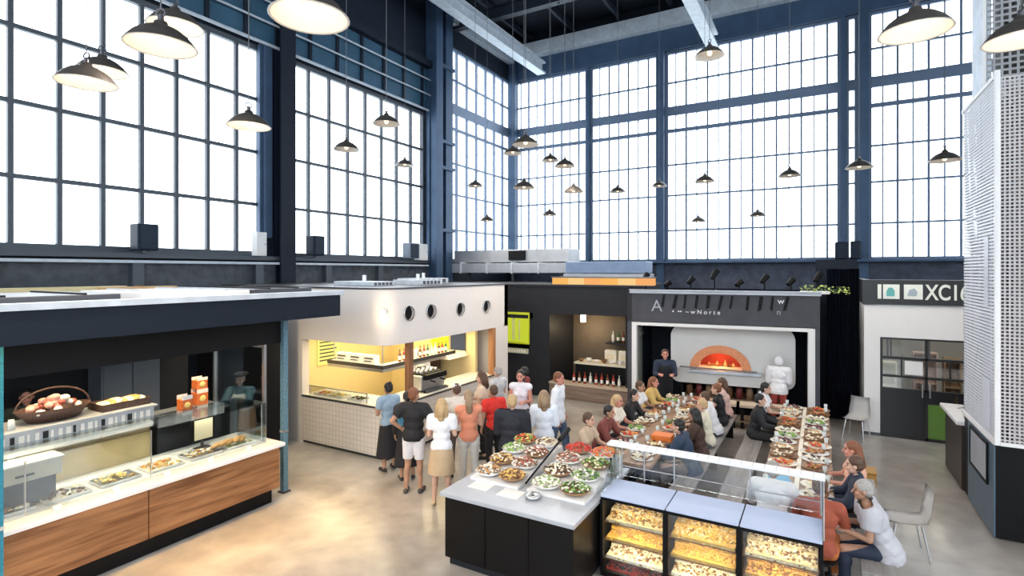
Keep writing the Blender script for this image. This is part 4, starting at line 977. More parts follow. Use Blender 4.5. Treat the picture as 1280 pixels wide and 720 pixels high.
# glazed doors
t = thing('glass_doors', 'black framed glass double doors with transom in the white room front', 'door', (2.1, y0, 0))
M_fr = mat('black_door_frame', (.012, .012, .014), .35)
bm = BM()
for x in (1.17, 1.98, 2.82, 3.06): box(bm, x, y0+.02, 0, x+.05, y0+.10, 2.22)
box(bm, 1.22, y0+.02, 1.74, 3.06, y0+.10, 1.80); box(bm, 1.22, y0+.02, 2.18, 3.06, y0+.10, 2.22); box(bm, 1.22, y0+.02, 0, 3.06, y0+.1, .06)
obj('frame', bm, M_fr, t)
bm = BM()
for x in (1.30, 1.36, 2.04, 2.72): box(bm, x, y0+.04, 1.80, x+.03, y0+.08, 2.18)
obj('transom_bar', bm, M_steel_d, t)
bm = BM()
for z in (1.34, 1.05): box(bm, 1.22, y0+.02, z, 3.06, y0+.09, z+.05)
for x in (1.55, 2.40): box(bm, x, y0+.03, 1.39, x+.03, y0+.08, 1.74)
obj('glazing_bar', bm, M_fr, t)
bm = BM(); box(bm, 1.2, y0+.055, .06, 3.06, y0+.06, 2.2); obj('glass', bm, M_glassb, t)
bm = BM(); box(bm, 1.22, y0+.05, .06, 1.98, y0+.054, 1.05); box(bm, 2.55, y0+.05, .06, 3.06, y0+.054, 1.05); obj('lower_panel', bm, M_fr, t)
bm = BM(); box(bm, 2.03, y0+.05, .06, 2.50, y0+.054, .80); obj('green_panel', bm, mat('grass_green', (.10, .20, .035), .4), t)
bm = BM(); box(bm, 2.03, y0+.05, .80, 2.50, y0+.054, 1.05); obj('lower_panel', bm, M_fr, t)
bm = BM(); box(bm, 1.62, y0+.01, 1.42, 1.94, y0+.02, 1.72); obj('paper_notice', bm, M_white, t)
for x in (1.93, 2.06):
    bm = BM(); tube(bm, (x, y0-.03, .95), (x, y0-.03, 1.25), .012); tube(bm, (x, y0-.03, .97), (x, y0+.03, .97), .008); tube(bm, (x, y0-.03, 1.23), (x, y0+.03, 1.23), .008); obj('handle', bm, M_steel, t)
for k, (x, z, w, h, m) in enumerate(((1.5, 0, .5, 1.3, cream), (2.35, 0, .5, 1.6, mat('dusty_pink', (.5, .36, .32), .6)), (2.9, 0, .35, 1.5, M_wood_t))):
    t = thing('shelf_unit', 'shelf unit seen dimly through the white room doors, '+['left', 'middle', 'right'][k]+' one', 'shelf', (x, 17.4, 0))
    bm = BM(); box(bm, -w/2, -.15, 0, -w/2+.03, .15, h); box(bm, w/2-.03, -.15, 0, w/2, .15, h); box(bm, -w/2+.03, .12, 0, w/2-.03, .15, h); obj('carcass', bm, m, t, world=False)
    for z in (.05, h*.5, h-.03):
        bm = BM(); box(bm, -w/2+.03, -.15, z, w/2-.03, .12, z+.03); obj('shelf_board', bm, m, t, world=False)
# ================================================================= PERFORATED TOWER ON THE RIGHT
def perf(name, col, axis, pitch, hole, rough=.5):
    m = bpy.data.materials.new(name); m.use_nodes = True; nt = m.node_tree; b = nt.nodes['Principled BSDF']; b.inputs['Base Color'].default_value = (*col, 1); b.inputs['Roughness'].default_value = rough
    tc = nt.nodes.new('ShaderNodeTexCoord'); sp = nt.nodes.new('ShaderNodeSeparateXYZ'); nt.links.new(tc.outputs['Object'], sp.inputs[0])
    outs = []
    for ax, pt, hl in ((axis, pitch[0], hole[0]), (2, pitch[1], hole[1])):
        a = nt.nodes.new('ShaderNodeMath'); a.operation = 'MULTIPLY'; a.inputs[1].default_value = 1/pt; nt.links.new(sp.outputs[ax], a.inputs[0])
        f = nt.nodes.new('ShaderNodeMath'); f.operation = 'FRACT'; nt.links.new(a.outputs[0], f.inputs[0])
        g = nt.nodes.new('ShaderNodeMath'); g.operation = 'LESS_THAN'; g.inputs[1].default_value = hl; nt.links.new(f.outputs[0], g.inputs[0]); outs.append(g)
    mu = nt.nodes.new('ShaderNodeMath'); mu.operation = 'MULTIPLY'; nt.links.new(outs[0].outputs[0], mu.inputs[0]); nt.links.new(outs[1].outputs[0], mu.inputs[1])
    tr = nt.nodes.new('ShaderNodeBsdfTransparent'); mx = nt.nodes.new('ShaderNodeMixShader')
    nt.links.new(mu.outputs[0], mx.inputs[0]); nt.links.new(b.outputs[0], mx.inputs[1]); nt.links.new(tr.outputs[0], mx.inputs[2]); nt.links.new(mx.outputs[0], nt.nodes['Material Output'].inputs[0])
    return m
M_p1 = perf('white_perforated_sheet', (.70, .71, .77), 1, (.12, .050), (.86, .36))
M_p2 = perf('pale_perforated_sheet', (.50, .47, .47), 0, (.050, .050), (.62, .60))
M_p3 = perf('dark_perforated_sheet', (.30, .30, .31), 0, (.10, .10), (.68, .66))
M_core = mat('taupe_core_wall', (.22, .165, .14), .7, 0, .35, 1.2)
xt, yt = 2.10, 9.72
root = thing('perforated_tower', 'tall white tower clad in perforated metal sheet at the right edge', 'tower', (3.5, 10.8, 0))
bm = BM(); box(bm, xt+.0, yt+.04, 1.36, xt+.012, 11.65, 6.35); obj('side_screen', bm, M_p1, root)
bm = BM(); box(bm, xt+.04, yt, 1.36, 5.2, yt+.012, 6.35); obj('front_screen', bm, M_p2, root)
bm = BM(); box(bm, xt-.02, yt-.02, 1.31, xt+.04, yt+.04, 6.45, .008); obj('corner_trim', bm, M_white, root)
bm = BM(); obj('edge_trim', box(bm, xt-.02, yt+.04, 6.35, xt+.03, 11.7, 6.41), M_white, root); obj('edge_trim', box(BM(), xt-.02, yt+.04, 1.30, xt+.05, 11.7, 1.36), M_white, root); obj('edge_trim', box(BM(), xt+.04, yt-.02, 1.31, 5.2, yt+.03, 1.36), M_white, root)
bm = BM(); box(bm, xt+.22, yt+.22, 1.31, 5.0, 11.6, 6.2); obj('core_wall', bm, M_core, root)
bm = BM()
for y in (10.1, 10.75, 11.3): box(bm, xt+.03, y, 1.36, xt+.06, y+.05, 6.35)
for x in (2.6, 3.3, 4.1): box(bm, x, yt+.03, 1.36, x+.05, yt+.06, 6.35)
obj('stud', bm, M_light_steel, root)
bm = BM(); box(bm, xt-.012, 10.0, 1.42, xt-.002, 10.42, 2.15); obj('hatch_cover', bm, mat('lavender_sheet', (.62, .63, .70), .45), root)
obj('hatch_cover', box(BM(), xt-.012, 10.1, 3.2, xt-.002, 10.3, 4.2), mat('lavender_sheet', (.62, .63, .70), .45), root)
x2 = 2.36; yq = 11.66
bm = BM(); box(bm, x2, yq, 6.3, x2+.10, yq+.8, ZC-.02); obj('upper_edge', bm, M_light_steel, root)
bm = BM(); box(bm, x2-.01, yq-.02, 1.4, x2+.03, yq, ZC-.02); obj('upper_corner_trim', bm, M_white, root)
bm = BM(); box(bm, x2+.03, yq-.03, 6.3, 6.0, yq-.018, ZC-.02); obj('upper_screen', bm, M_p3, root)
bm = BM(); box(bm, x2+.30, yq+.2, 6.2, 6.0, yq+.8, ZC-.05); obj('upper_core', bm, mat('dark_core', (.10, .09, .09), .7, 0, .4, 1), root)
bm = BM(); box(bm, xt-.0, yq-.04, 1.36, x2, yq, 6.35); obj('return_screen', bm, M_p1, root)
# base unit and counter
root = thing('service_base', 'black base cabinet of the tower with a blue grey side and framed hatch', 'cabinet', (3.5, 10.8, 0))
M_bl = mat('blue_grey_panel', (.06, .10, .14), .35, 0, .1)
bm = BM(); box(bm, xt+.0, yt+.06, .02, 5.0, 11.6, 1.30); obj('cabinet_body', bm, M_black, root)
bm = BM(); box(bm, xt-.02, yt+.04, .03, xt, 11.25, 1.30); obj('side_panel', bm, M_bl, root)
bm = BM(); box(bm, xt-.035, 10.05, .70, xt-.02, 11.0, 1.22); q = obj('hatch', bm, M_galv, root)
bm = BM(); box(bm, xt-.045, 10.02, .66, xt-.02, 10.05, 1.26); box(bm, xt-.045, 11.0, .66, xt-.02, 11.03, 1.26); box(bm, xt-.045, 10.05, .66, xt-.02, 11.0, .70); box(bm, xt-.045, 10.05, 1.22, xt-.02, 11.0, 1.26); obj('hatch_frame', bm, M_black, q)
root = thing('side_counter', 'dark counter with thick white top behind the perforated tower base', 'counter', (2.3, 12.2, 0))
bm = BM(); box(bm, 2.07, 11.66, .02, 4.0, 13.0, 1.10); obj('front_panel', bm, mat('dark_umber', (.035, .026, .020), .4, 0, .2), root)
bm = BM(); box(bm, 2.0, 11.62, 1.10, 4.0, 13.1, 1.17, .01); obj('white_top', bm, M_marble, root)
bm = BM(); box(bm, 2.10, 11.66, 0, 4.0, 12.98, .02); obj('plinth', bm, M_black, root)
t = thing('beer_tap', 'small chrome tap on the white topped side counter', 'tap', (2.15, 11.85, 1.17))
bm = BM(); tube(bm, (0, 0, 0), (0, 0, .22), .02); obj('column', bm, M_steel, t, world=False)
bm = BM(); tube(bm, (0, 0, .2), (-.10, 0, .17), .012); obj('spout', bm, M_steel, t, world=False)
bm = BM(); tube(bm, (0, 0, .22), (0, 0, .33), .012, .018); obj('handle', bm, M_black, t, world=False)
# ================================================================= BLACK SALAD COUNTER
root = thing('salad_counter', 'black freestanding counter with pale stone top piled with salads', 'counter', (-3.25, 6.4, 0))
bm = BM(); box(bm, -4.11, 5.50, .10, -2.36, 7.26, .87, .006); obj('cabinet_body', bm, M_blacksat, root)
bm = BM(); box(bm, -4.07, 5.55, 0, -2.40, 7.2, .10); obj('plinth', bm, M_char, root)
bm = BM(); box(bm, -4.16, 5.45, .87, -2.33, 7.42, .92, .006); obj('stone_top', bm, M_stone, root)
bm = BM(); box(bm, -3.52, 5.488, .11, -3.51, 5.50, .86); box(bm, -2.93, 5.488, .11, -2.92, 5.50, .86); obj('panel_joint', bm, M_black, root)
# display risers, left and right bank
for k, (x0, x1) in enumerate(((-4.05, -3.33), (-3.20, -2.42))):
    t = thing('display_riser', 'low stepped display riser on the stone top, '+['left', 'right'][k]+' bank', 'display stand', ((x0+x1)/2, 6.5, .921))
    bm = BM()
    prism(bm, [(5.98, .921), (7.36, .921), (7.36, 1.10), (7.02, 1.10), (7.02, 1.06), (6.68, 1.06), (6.68, 1.01), (6.34, 1.01), (6.34, .96), (5.98, .96)], 'x', x0, x1); obj('step', bm, M_white, t)
def bowl_food(x, y, z, r, mats, lab, n=46, lr=.022, hump=.05, bm_mat=None, seed=0, nm='salad', bl='bowl'):
    m = bm_mat or M_plate
    o = obj('serving_bowl', bowl_bm(r, .065), m, world=False); o.location = (x, y, z)
    tag(o, bl+' bowl holding '+lab, 'bowl')
    bm = BM(); rnd = random.Random(seed)
    for i in range(n):
        a = rnd.uniform(0, 2*PI); q = math.sqrt(rnd.random())*r*.93
        s = lr*rnd.uniform(.7, 1.3)
        ell(bm, (x+q*math.cos(a), y+q*math.sin(a), z+.055+hump*(1-(q/r)**2)+rnd.uniform(-.2, .4)*lr), (s*rnd.uniform(.8, 1.5), s, s*.6), Matrix.Rotation(rnd.uniform(0, 3), 3, 'Z'), sub=1, mi=rnd.randrange(len(mats)))
    tag(obj(nm, bm, list(mats)), lab, 'salad', kind='stuff')
SAL = {'front': [(brown, bread, cream, 'brown and cream roasted salad'), (gold, bread, brown, 'golden brown grain salad'), (cream, green, cream, 'white cheese and herb salad'), (dgreen, green, cream, 'dark green leaf salad')],
 'second': [(gold, cream, brown, 'golden chickpea salad'), (ham, cream, brown, 'pink and brown mixed salad'), (cream, pale, dark, 'pale potato salad'), (green, cream, dgreen, 'green cucumber salad')],
 'third': [(green, green, cream, 'light green leaf salad'), (ham, brown, cream, 'cured meat salad'), (cream, brown, ham, 'pink bean salad'), (green, dgreen, pale, 'bright green bean salad')],
 'back': [(cheese, green, red, 'tomato and yellow pepper salad'), (cream, pale, brown, 'pale mushroom salad'), (red, red, ham, 'bright red pepper salad'), (orange, red, bread, 'orange carrot salad')]}
for j, (rw, ls) in enumerate(SAL.items()):
    for i, s in enumerate(ls):
        x = (-3.87, -3.51, -3.01, -2.62)[i]
        bowl_food(x, 6.16+.345*j, (.96, 1.01, 1.06, 1.10)[j], (.18, .18, .195, .195)[i], s[:3], s[3]+' in the '+rw+' row of the '+('left' if i < 2 else 'right')+' bank', seed=i*7+j, bl=['white', 'round'][i % 2], n=150, lr=.0175, hump=.07, bm_mat=[M_plate, mat('terracotta_bowl', (.35, .20, .10), .5)][(i+j) % 2])
t = thing('serving_tongs', 'long dark serving tongs leaning between the two salad banks', 'tongs', (-3.27, 6.5, .93))
bm = BM(); tube(bm, (-3.27, 6.05, .98), (-3.27, 7.38, 1.30), .016); obj('lower_arm', bm, M_steel, t)
bm = BM(); tube(bm, (-3.25, 6.05, 1.0), (-3.25, 7.38, 1.33), .014); tube(bm, (-3.26, 7.1, 1.26), (-3.26, 7.42, 1.34), .035); obj('upper_arm', bm, M_black, t)
t = thing('ring_dispenser', 'small round grey dish set near the front edge of the stone top', 'dish', (-3.05, 5.86, .921))
bm = BM(); lathe(bm, [(.03, .0), (.085, 0), (.095, .03), (.085, .05), (.05, .05), (.04, .02), (.03, .0)], (-3.05, 5.86, .921), seg=20); obj('ring', bm, M_steel, t)
bm = BM(); ell(bm, (-3.05, 5.86, .945), (.028, .028, .02)); obj('core', bm, M_black, t)
bm = BM(); box(bm, -3.95, 5.75, .9205, -3.66, 5.98, .923); tag(obj('paper_sheet', bm, M_white), 'white paper sheet lying at the left of the stone counter top', 'paper')
bm = BM(); box(bm, -3.5, 5.72, .9205, -3.2, 5.97, .923); tag(obj('paper_sheet', bm, M_white), 'white paper sheet lying in the middle of the stone counter front', 'paper')
for k in range(2):
    t = thing('oil_bottle', ['dark', 'pale'][k]+' oil bottle at the right rear corner of the stone counter', 'bottle', (-2.42, 6.9+k*.14, .921))
    obj('glass_body', bottle_bm(.26, .032), bmat[k*2], t, world=False); bm = BM(); tube(bm, (0, 0, .26), (0, 0, .29), .012); obj('stopper', bm, M_black, t, world=False)
bm = BM(); lathe(bm, [(0, 0), (.05, 0), (.055, .16), (.06, .18), (0, .18)], seg=16); o = obj('bin', bm, M_steel_d, world=False)
bpy.data.objects.remove(o)
# ================================================================= GLASS FRONTED SNACK FRIDGE
fx0, fx1, fy0, fy1, fz = -2.32, .03, 6.24, 6.90, .97
root = thing('snack_display', 'black framed lit display cabinet with three glass bays of snacks', 'display cabinet', ((fx0+fx1)/2, 6.55, 0))
bm = BM(); box(bm, fx0, fy0, 0, fx1, fy1, .06); box(bm, fx0, fy1-.04, .06, fx1, fy1, fz-.02); box(bm, fx0, fy0, fz-.05, fx1, fy0+.03, fz-.01)
obj('carcass', bm, M_black, root)
bw = (fx1-fx0)/3
for k in range(4):
    x = fx0+bw*k; w = .03
    x0 = max(fx0, x-w); x1 = min(fx1, x+w); bm = BM(); box(bm, x0, fy0-.012, .06, x1, fy0+.04, fz-.05)
    box(bm, max(fx0, x-.012), fy0+.03, .06, min(fx1, x+.012), fy1-.04, fz-.05); obj('upright', bm, M_black, root)
bm = BM()
for k in range(3): box(bm, fx0+bw*k+.04, fy0+.004, .07, fx0+bw*(k+1)-.04, fy0+.008, fz-.05)
obj('front_glass', bm, M_glass, root)
for k in range(3):
    bm = BM(); box(bm, fx0+bw*k+.008, fy0-.015, fz-.01, fx0+bw*(k+1)-.008, fy1-.08, fz+.012, .004); obj('top_panel', bm, mat('lavender_panel', (.46, .53, .72), .6), root)
for k in range(3):
    for z in (.64, .42, .20):
        bm = BM(); box(bm, fx0+bw*k+.02, fy0+.06, z-.012, fx0+bw*(k+1)-.02, fy1-.05, z); obj('shelf', bm, brown, root)
# upper glass guard
root = thing('glass_guard', 'tall glass guard with white top rail above the snack cabinet', 'glass guard', ((fx0+fx1)/2, 6.9, fz))
bm = BM(); box(bm, fx0-.12, 6.80, 1.40, fx1+.02, 6.97, 1.435, .004); obj('top_rail', bm, M_white, root)
bm = BM()
for k in range(20): box(bm, fx0-.10+k*.124, 6.79, 1.436, fx0-.095+k*.124, 6.97, 1.438)
obj('rail_joint', bm, M_galv, root)
bm = BM(); box(bm, fx0-.05, 6.95, fz+.02, fx1, 6.958, 1.40); obj('rear_pane', bm, M_glass, root)
bm = BM(); prism(bm, [(fy0+.02, fz+.012), (6.93, fz+.012), (6.93, 1.40), (6.80, 1.40)], 'x', fx0+.0, fx0+.008); obj('left_pane', bm, M_glass, root)
bm = BM(); prism(bm, [(fy0+.02, fz+.012), (6.93, fz+.012), (6.93, 1.40), (6.80, 1.40)], 'x', fx1-.012, fx1-.004); obj('right_pane', bm, M_glassb, root)
bm = BM()
for x in (fx0+.04, fx0+.34, fx0+.72, fx0+1.6, fx1-.02): tube(bm, (x, 6.94, fz), (x, 6.94, 1.40), .010)
tube(bm, (fx0, 6.94, 1.12), (fx1, 6.94, 1.12), .008)
tube(bm, (fx1, fy0+.03, fz+.01), (fx1, 6.82, 1.40), .012)
obj('guard_post', bm, M_steel, root)
sp1, sp2 = mat('snack_cream', (.70, .58, .36), .6, 0, .3, 30), mat('snack_gold', (.62, .38, .09), .6, 0, .4, 30)
tiers = [[(sp1, sp2, brown), (sp2, sp2, bread), (cream, brown, sp1), (red, purple, dark)], [(sp2, sp2, sp1), (sp2, bread, sp2), (cream, brown, sp1), (red, purple, dark)], [(sp1, cream, brown), (bread, sp2, brown), (sp2, sp2, bread), (sp1, sp2, brown)]]
tl = [['pale popcorn', 'golden corn snacks', 'dark and white popcorn', 'dark red dried fruit'], ['golden nuts', 'golden corn snacks', 'white and brown popcorn', 'dark red berries'], ['white popcorn', 'brown gold granola', 'golden nuts', 'cream snacks']]
for k in range(3):
    for j, z in enumerate((.64, .42, .20, .06)):
        bm = BM(); heap(bm, fx0+bw*k+.06, fy0+.07, fx0+bw*(k+1)-.06, fy1-.10, z+(.07 if j < 3 else .06), 900, .0165, 3, .03, (0, .12 if j < 3 else .06), seed=100+k*4+j)
        box(bm, fx0+bw*k+.05, fy0+.065, z+.001, fx0+bw*(k+1)-.05, fy0+.25, z+.035); box(bm, fx0+bw*k+.05, fy0+.25, z+.001, fx0+bw*(k+1)-.05, fy1-.08, z+.09)
        tag(obj('snack_heap', bm, list(tiers[k][j])), tl[k][j]+' on the '+['top', 'second', 'third', 'bottom'][j]+' shelf of the '+['left', 'middle', 'right'][k]+' bay', 'snacks', kind='stuff')
    for z in (.90, .61, .39):
        area('bay_light', (fx0+bw*(k+.5), fy0+.07, z), bw*.8, 2.4, (1, .76, .38), (math.radians(25), 0, 0), .03)
        bpy.data.objects[-1] if False else None
# ================================================================= COMMUNAL TABLES AND BENCHES
def table(x0, x1, y0, y1, lab, m=M_wood_t):
    t = thing('communal_table', lab, 'table', ((x0+x1)/2, (y0+y1)/2, 0))
    bm = BM(); box(bm, x0, y0, .70, x1, y1, .75, .006); obj('tabletop', bm, m, t)
    n = 4
    for k in range(n):
        y = y0+.25+(y1-y0-.5)*k/(n-1)
        for x in (x0+.10, x1-.10):
            bm = BM(); box(bm, x-.04, y-.04, 0, x+.04, y+.04, .70); obj('leg', bm, M_black, t)
    bm = BM(); box(bm, (x0+x1)/2-.03, y0+.3, .25, (x0+x1)/2+.03, y1-.3, .33)
    for k in range(n):
        y = y0+.25+(y1-y0-.5)*k/(n-1); box(bm, x0+.12, y-.03, .25, x1-.12, y+.03, .33)
    obj('stretcher', bm, M_black, t)
    return t
def bench(x, y0, y1, lab):
    t = thing('bench', lab, 'bench', (x, (y0+y1)/2, 0))
    bm = BM(); box(bm, x-.17, y0, .40, x+.17, y1, .45, .006); obj('seat', bm, M_greyw, t)
    for y in (y0+.3, (y0+y1)/2, y1-.3):
        bm = BM(); box(bm, x-.13, y-.03, 0, x+.13, y+.03, .40); obj('leg', bm, M_black, t)
    return t
T1 = (-3.12, -2.22, 8.1, 13.1); T2 = (-.72, .16, 7.75, 13.3)
table(*T1[:2], *T1[2:], 'long wooden communal table behind the salad counter, crowded with dishes')
table(*T2[:2], *T2[2:], 'long wooden communal table nearest the white room, laid with rows of dishes')
bench(-3.50, 8.1, 13.1, 'grey wooden bench on the window side of the left communal table')
bench(-1.80, 8.1, 13.1, 'grey wooden bench on the aisle side of the left communal table')
bench(-1.12, 7.75, 13.3, 'grey wooden bench on the left side of the right communal table')
bench(.56, 6.95, 10.1, 'grey wooden bench on the right side of the right communal table')
bm = BM(); box(bm, -.31, 7.8, .751, -.25, 13.25, .756); tag(obj('table_runner', bm, cream), 'narrow cream runner along the middle of the right communal table', 'runner')
ordn = ['first', 'second', 'third', 'fourth', 'fifth', 'sixth', 'seventh', 'eighth', 'ninth', 'tenth', 'eleventh', 'twelfth', 'thirteenth', 'fourteenth', 'fifteenth', 'sixteenth']
pm = plate_bm(.15); pme = bpy.data.meshes.new('plate'); pm.to_mesh(pme); pm.free(); pme.materials.append(M_plate)
gm = lathe(BM(), [(0, 0), (.026, 0), (.034, .11), (.031, .11), (.024, .008), (0, .008)], seg=12); gme = bpy.data.meshes.new('drinking_glass'); gm.to_mesh(gme); gm.free(); gme.materials.append(mat('drinking_glass_pale', (.62, .66, .66), .12))
def put(me, name, loc, lab, cat, grp, sc=1, m=None, rz=0):
    o = bpy.data.objects.new(name, me); COL.objects.link(o); o.location = loc; o.scale = (sc, sc, sc) if not isinstance(sc, tuple) else sc; o.rotation_euler = (0, 0, rz)
    if m is not None: o.material_slots[0].link = 'OBJECT'; o.material_slots[0].material = m
    return tag(o, lab, cat, grp)
foods = {}
def food_mesh(key, mats, seed, lx=.13, ly=.10, n=26, r=.026):
    bm = BM(); rnd = random.Random(seed)
    for i in range(n):
        ell(bm, (rnd.uniform(-lx, lx), rnd.uniform(-ly, ly), r*.5+rnd.uniform(0, r)), (r*rnd.uniform(.8, 1.8), r, r*.7), Matrix.Rotation(rnd.uniform(0, 3), 3, 'Z'), sub=1, mi=rnd.randrange(len(mats)))
    me = bpy.data.meshes.new(key); bm.to_mesh(me); bm.free()
    for q in mats: me.materials.append(q)
    return me
FM = [('noodles', (cream, pale, brown)), ('roast_meat', (brown, ham, bread)), ('salad', (cream, green, dgreen)), ('bread', (cream, pale, bread)), ('stew', (orange, red, bread)), ('rice', (cream, cream, dark)), ('aubergine', (dark, purple, cream))]
FMm = [(k, food_mesh(k, v, i)) for i, (k, v) in enumerate(FM)]
rows = 14
for r_ in range(rows):
    y = 8.1+r_*.385
    for s, side in ((-.52, 'left'), (-.05, 'right')):
        x = s+random.uniform(-.03, .03)
        if r_ == 2 and side == 'left':
            bm = BM(); box(bm, -.17, -.11, 0, .17, .11, .05, .01); o = obj('orange_casserole', bm, mat('rust_orange', (.48, .11, .03), .4), world=False); o.location = (x, y, .752); tag(o, 'rust orange baking dish on the left side of the right communal table', 'dish'); continue
        if r_ == 1 and side == 'left':
            bm = BM(); box(bm, -.15, -.12, 0, .15, .12, .03, .01); o = obj('blue_folder', bm, mat('sky_blue', (.10, .38, .62), .5), world=False); o.location = (x, y, .752); o.rotation_euler = (0, 0, .2); tag(o, 'sky blue folded cloth near the close end of the right communal table', 'cloth'); continue
        pl = 'the %s row of the right communal table, %s side' % (ordn[r_], side)
        put(pme, 'plate', (x, y, .751), 'flat plate in '+pl, 'plate', 'plates on the right communal table', (1.4, 1.2, 1), [None, M_wood_t, cream, None, brown][(r_*2+(side == 'left')) % 5])
        k, me = FMm[(r_*3+(side == 'left')*2) % 7]
        if r_ in (2, 3) and side == 'right': k, me = FMm[6 if r_ == 2 else 1]
        put(me, k, (x, y, .765), k.replace('_', ' ')+' on the plate in '+pl, 'food', 'dishes of food on the right communal table')
        if random.random() < .7:
            put(gme, 'drinking_glass', (x+(.23 if side == 'right' else -.2)*(.6 if side == 'left' else .55), y+.19, .751), 'drinking glass beside the plate in '+pl, 'glass', 'glasses on the right communal table')
for r_ in range(13):
    y = 8.35+r_*.37
    for s, side in ((-2.93, 'left'), (-2.42, 'right')):
        x = s+random.uniform(-.05, .05); yy = y+random.uniform(-.06, .06)
        pl = 'the %s row of the left communal table, %s side' % (ordn[r_], side)
        if r_ == 3 and side == 'right':
            bm = BM(); box(bm, -.17, -.13, 0, .17, .13, .10, .01); o = obj('orange_basket', bm, mat('bright_orange', (.75, .20, .04), .4), world=False); o.location = (x, yy, .752); tag(o, 'bright orange square basket on the left communal table', 'basket'); continue
        put(pme, 'plate', (x, yy, .751), 'flat plate in '+pl, 'plate', 'plates on the left communal table', (1.15, 1.1, 1), [None, None, M_wood_t, cream][(r_+(side == 'left')) % 4])
        k, me = FMm[(r_*5+(side == 'left')*3) % 7]
        put(me, k, (x, yy, .765), k.replace('_', ' ')+' on the plate in '+pl, 'food', 'dishes of food on the left communal table')
        if random.random() < .8:
            put(gme, 'drinking_glass', (x+(.19 if side == 'left' else -.19)+random.uniform(-.02, .02), yy+.12, .751), 'drinking glass beside the plate in '+pl, 'glass', 'glasses on the left communal table')
        if r_ % 3 == 1:
            put(pb.children[0].data if False else BOT, 'bottle', (x+(.27 if side == 'left' else -.15), yy-.17, .751), 'small bottle in '+pl, 'bottle', 'bottles on the left communal table', .8) if False else None
# white moulded chairs on the right
def chair_white(x, y, rz, lab):
    t = thing('white_chair', lab, 'chair', (x, y, 0), rz)
    # seat + backrest shell: profile extruded with a curve
    bm = BM(); pr_ = [(-.24, .43), (-.10, .42), (.10, .43), (.20, .46), (.25, .56), (.27, .72), (.29, .86)]
    W2 = .21; rowsv = []
    for (yv, zv) in pr_:
        rowsv.append([bm.verts.new((w*W2*(1 if zv < .7 else .9), yv-(abs(w)**2)*.03*(zv > .5), zv+(abs(w)**2)*.02)) for w in (-1, -.5, 0, .5, 1)])
    for a, b in zip(rowsv[:-1], rowsv[1:]):
        for i in range(4): f = bm.faces.new([a[i], a[i+1], b[i+1], b[i]]); f.smooth = True
    bmesh.ops.solidify(bm, geom=bm.faces[:], thickness=.015)
    obj('seat_shell', bm, M_white, t, world=False)
    for sx in (-1, 1):
        for sy in (-1, 1):
            bm = BM(); tube(bm, (sx*.16, sy*.14, .42), (sx*.21, sy*.22, 0), .014, .011); obj('leg', bm, M_steel, t, world=False)
    return t
c = at_z(1083, 545, 0); chair_white(.70, 14.2, -.35, 'white moulded chair standing at the left edge of the white room front')
chair_white(.98, 8.75, -PI/2+.1, 'white moulded chair pulled up beside the right bench')
t = thing('wooden_crate', 'amber wooden crate stool beside the right bench near the white chairs', 'crate', (.6, 10.45, 0))
bm = BM()
for k in range(4): box(bm, 0.420, 10.300, .03+k*.11, 0.440, 10.600, .12+k*.11); box(bm, 0.760, 10.300, .03+k*.11, 0.780, 10.600, .12+k*.11); box(bm, 0.440, 10.300, .03+k*.11, 0.760, 10.320, .12+k*.11); box(bm, 0.440, 10.580, .03+k*.11, 0.760, 10.600, .12+k*.11)
obj('slat', bm, mat('amber_wood', (.42, .22, .05), .5, 0, .3), t)
bm = BM(); box(bm, 0.415, 10.290, .46, 0.785, 10.610, .49, .005); obj('top_board', bm, mat('amber_wood', (.42, .22, .05), .5, 0, .3), t)

for x, y, lab in ((-.52, 7.38, 'black round stool under the white clad sitter behind the glass guard'), (-.0, 7.08, 'black round stool beside the snack cabinet corner')):
    t = thing('stool', lab, 'stool', (x, y, 0))
    bm = BM(); tube(bm, (0, 0, .42), (0, 0, .45), .17, seg=20); obj('seat', bm, M_black, t, world=False)
    for k in range(4):
        a = PI/4+PI/2*k; bm = BM(); tube(bm, (.12*math.cos(a), .12*math.sin(a), .42), (.18*math.cos(a), .18*math.sin(a), 0), .012); obj('leg', bm, M_black, t, world=False)
# ================================================================= PEOPLE
DG = {}
def remesh(bm, vox, name):
    me = bpy.data.meshes.new(name+'_raw'); bm.to_mesh(me); bm.free()
    o = bpy.data.objects.new(name+'_raw', me); COL.objects.link(o)
    md = o.modifiers.new('r', 'REMESH'); md.mode = 'VOXEL'; md.voxel_size = vox; md.use_smooth_shade = True
    sm = o.modifiers.new('s', 'SMOOTH'); sm.factor = .5; sm.iterations = 2 if vox > .01 else 1
    dg = bpy.context.evaluated_depsgraph_get(); dg.update()
    out = bpy.data.meshes.new_from_object(o.evaluated_get(dg)); out.name = name
    bpy.data.objects.remove(o); bpy.data.meshes.remove(me)
    return out
def capsule(bm, a, ra, b, rb, e0=True, e1=True, seg=14):
    a = Vector(a); b = Vector(b); d = b-a
    tube(bm, a, b, ra, rb, seg=seg)
    if e0: ell(bm, a, (ra,)*3)
    if e1: ell(bm, b, (rb,)*3)
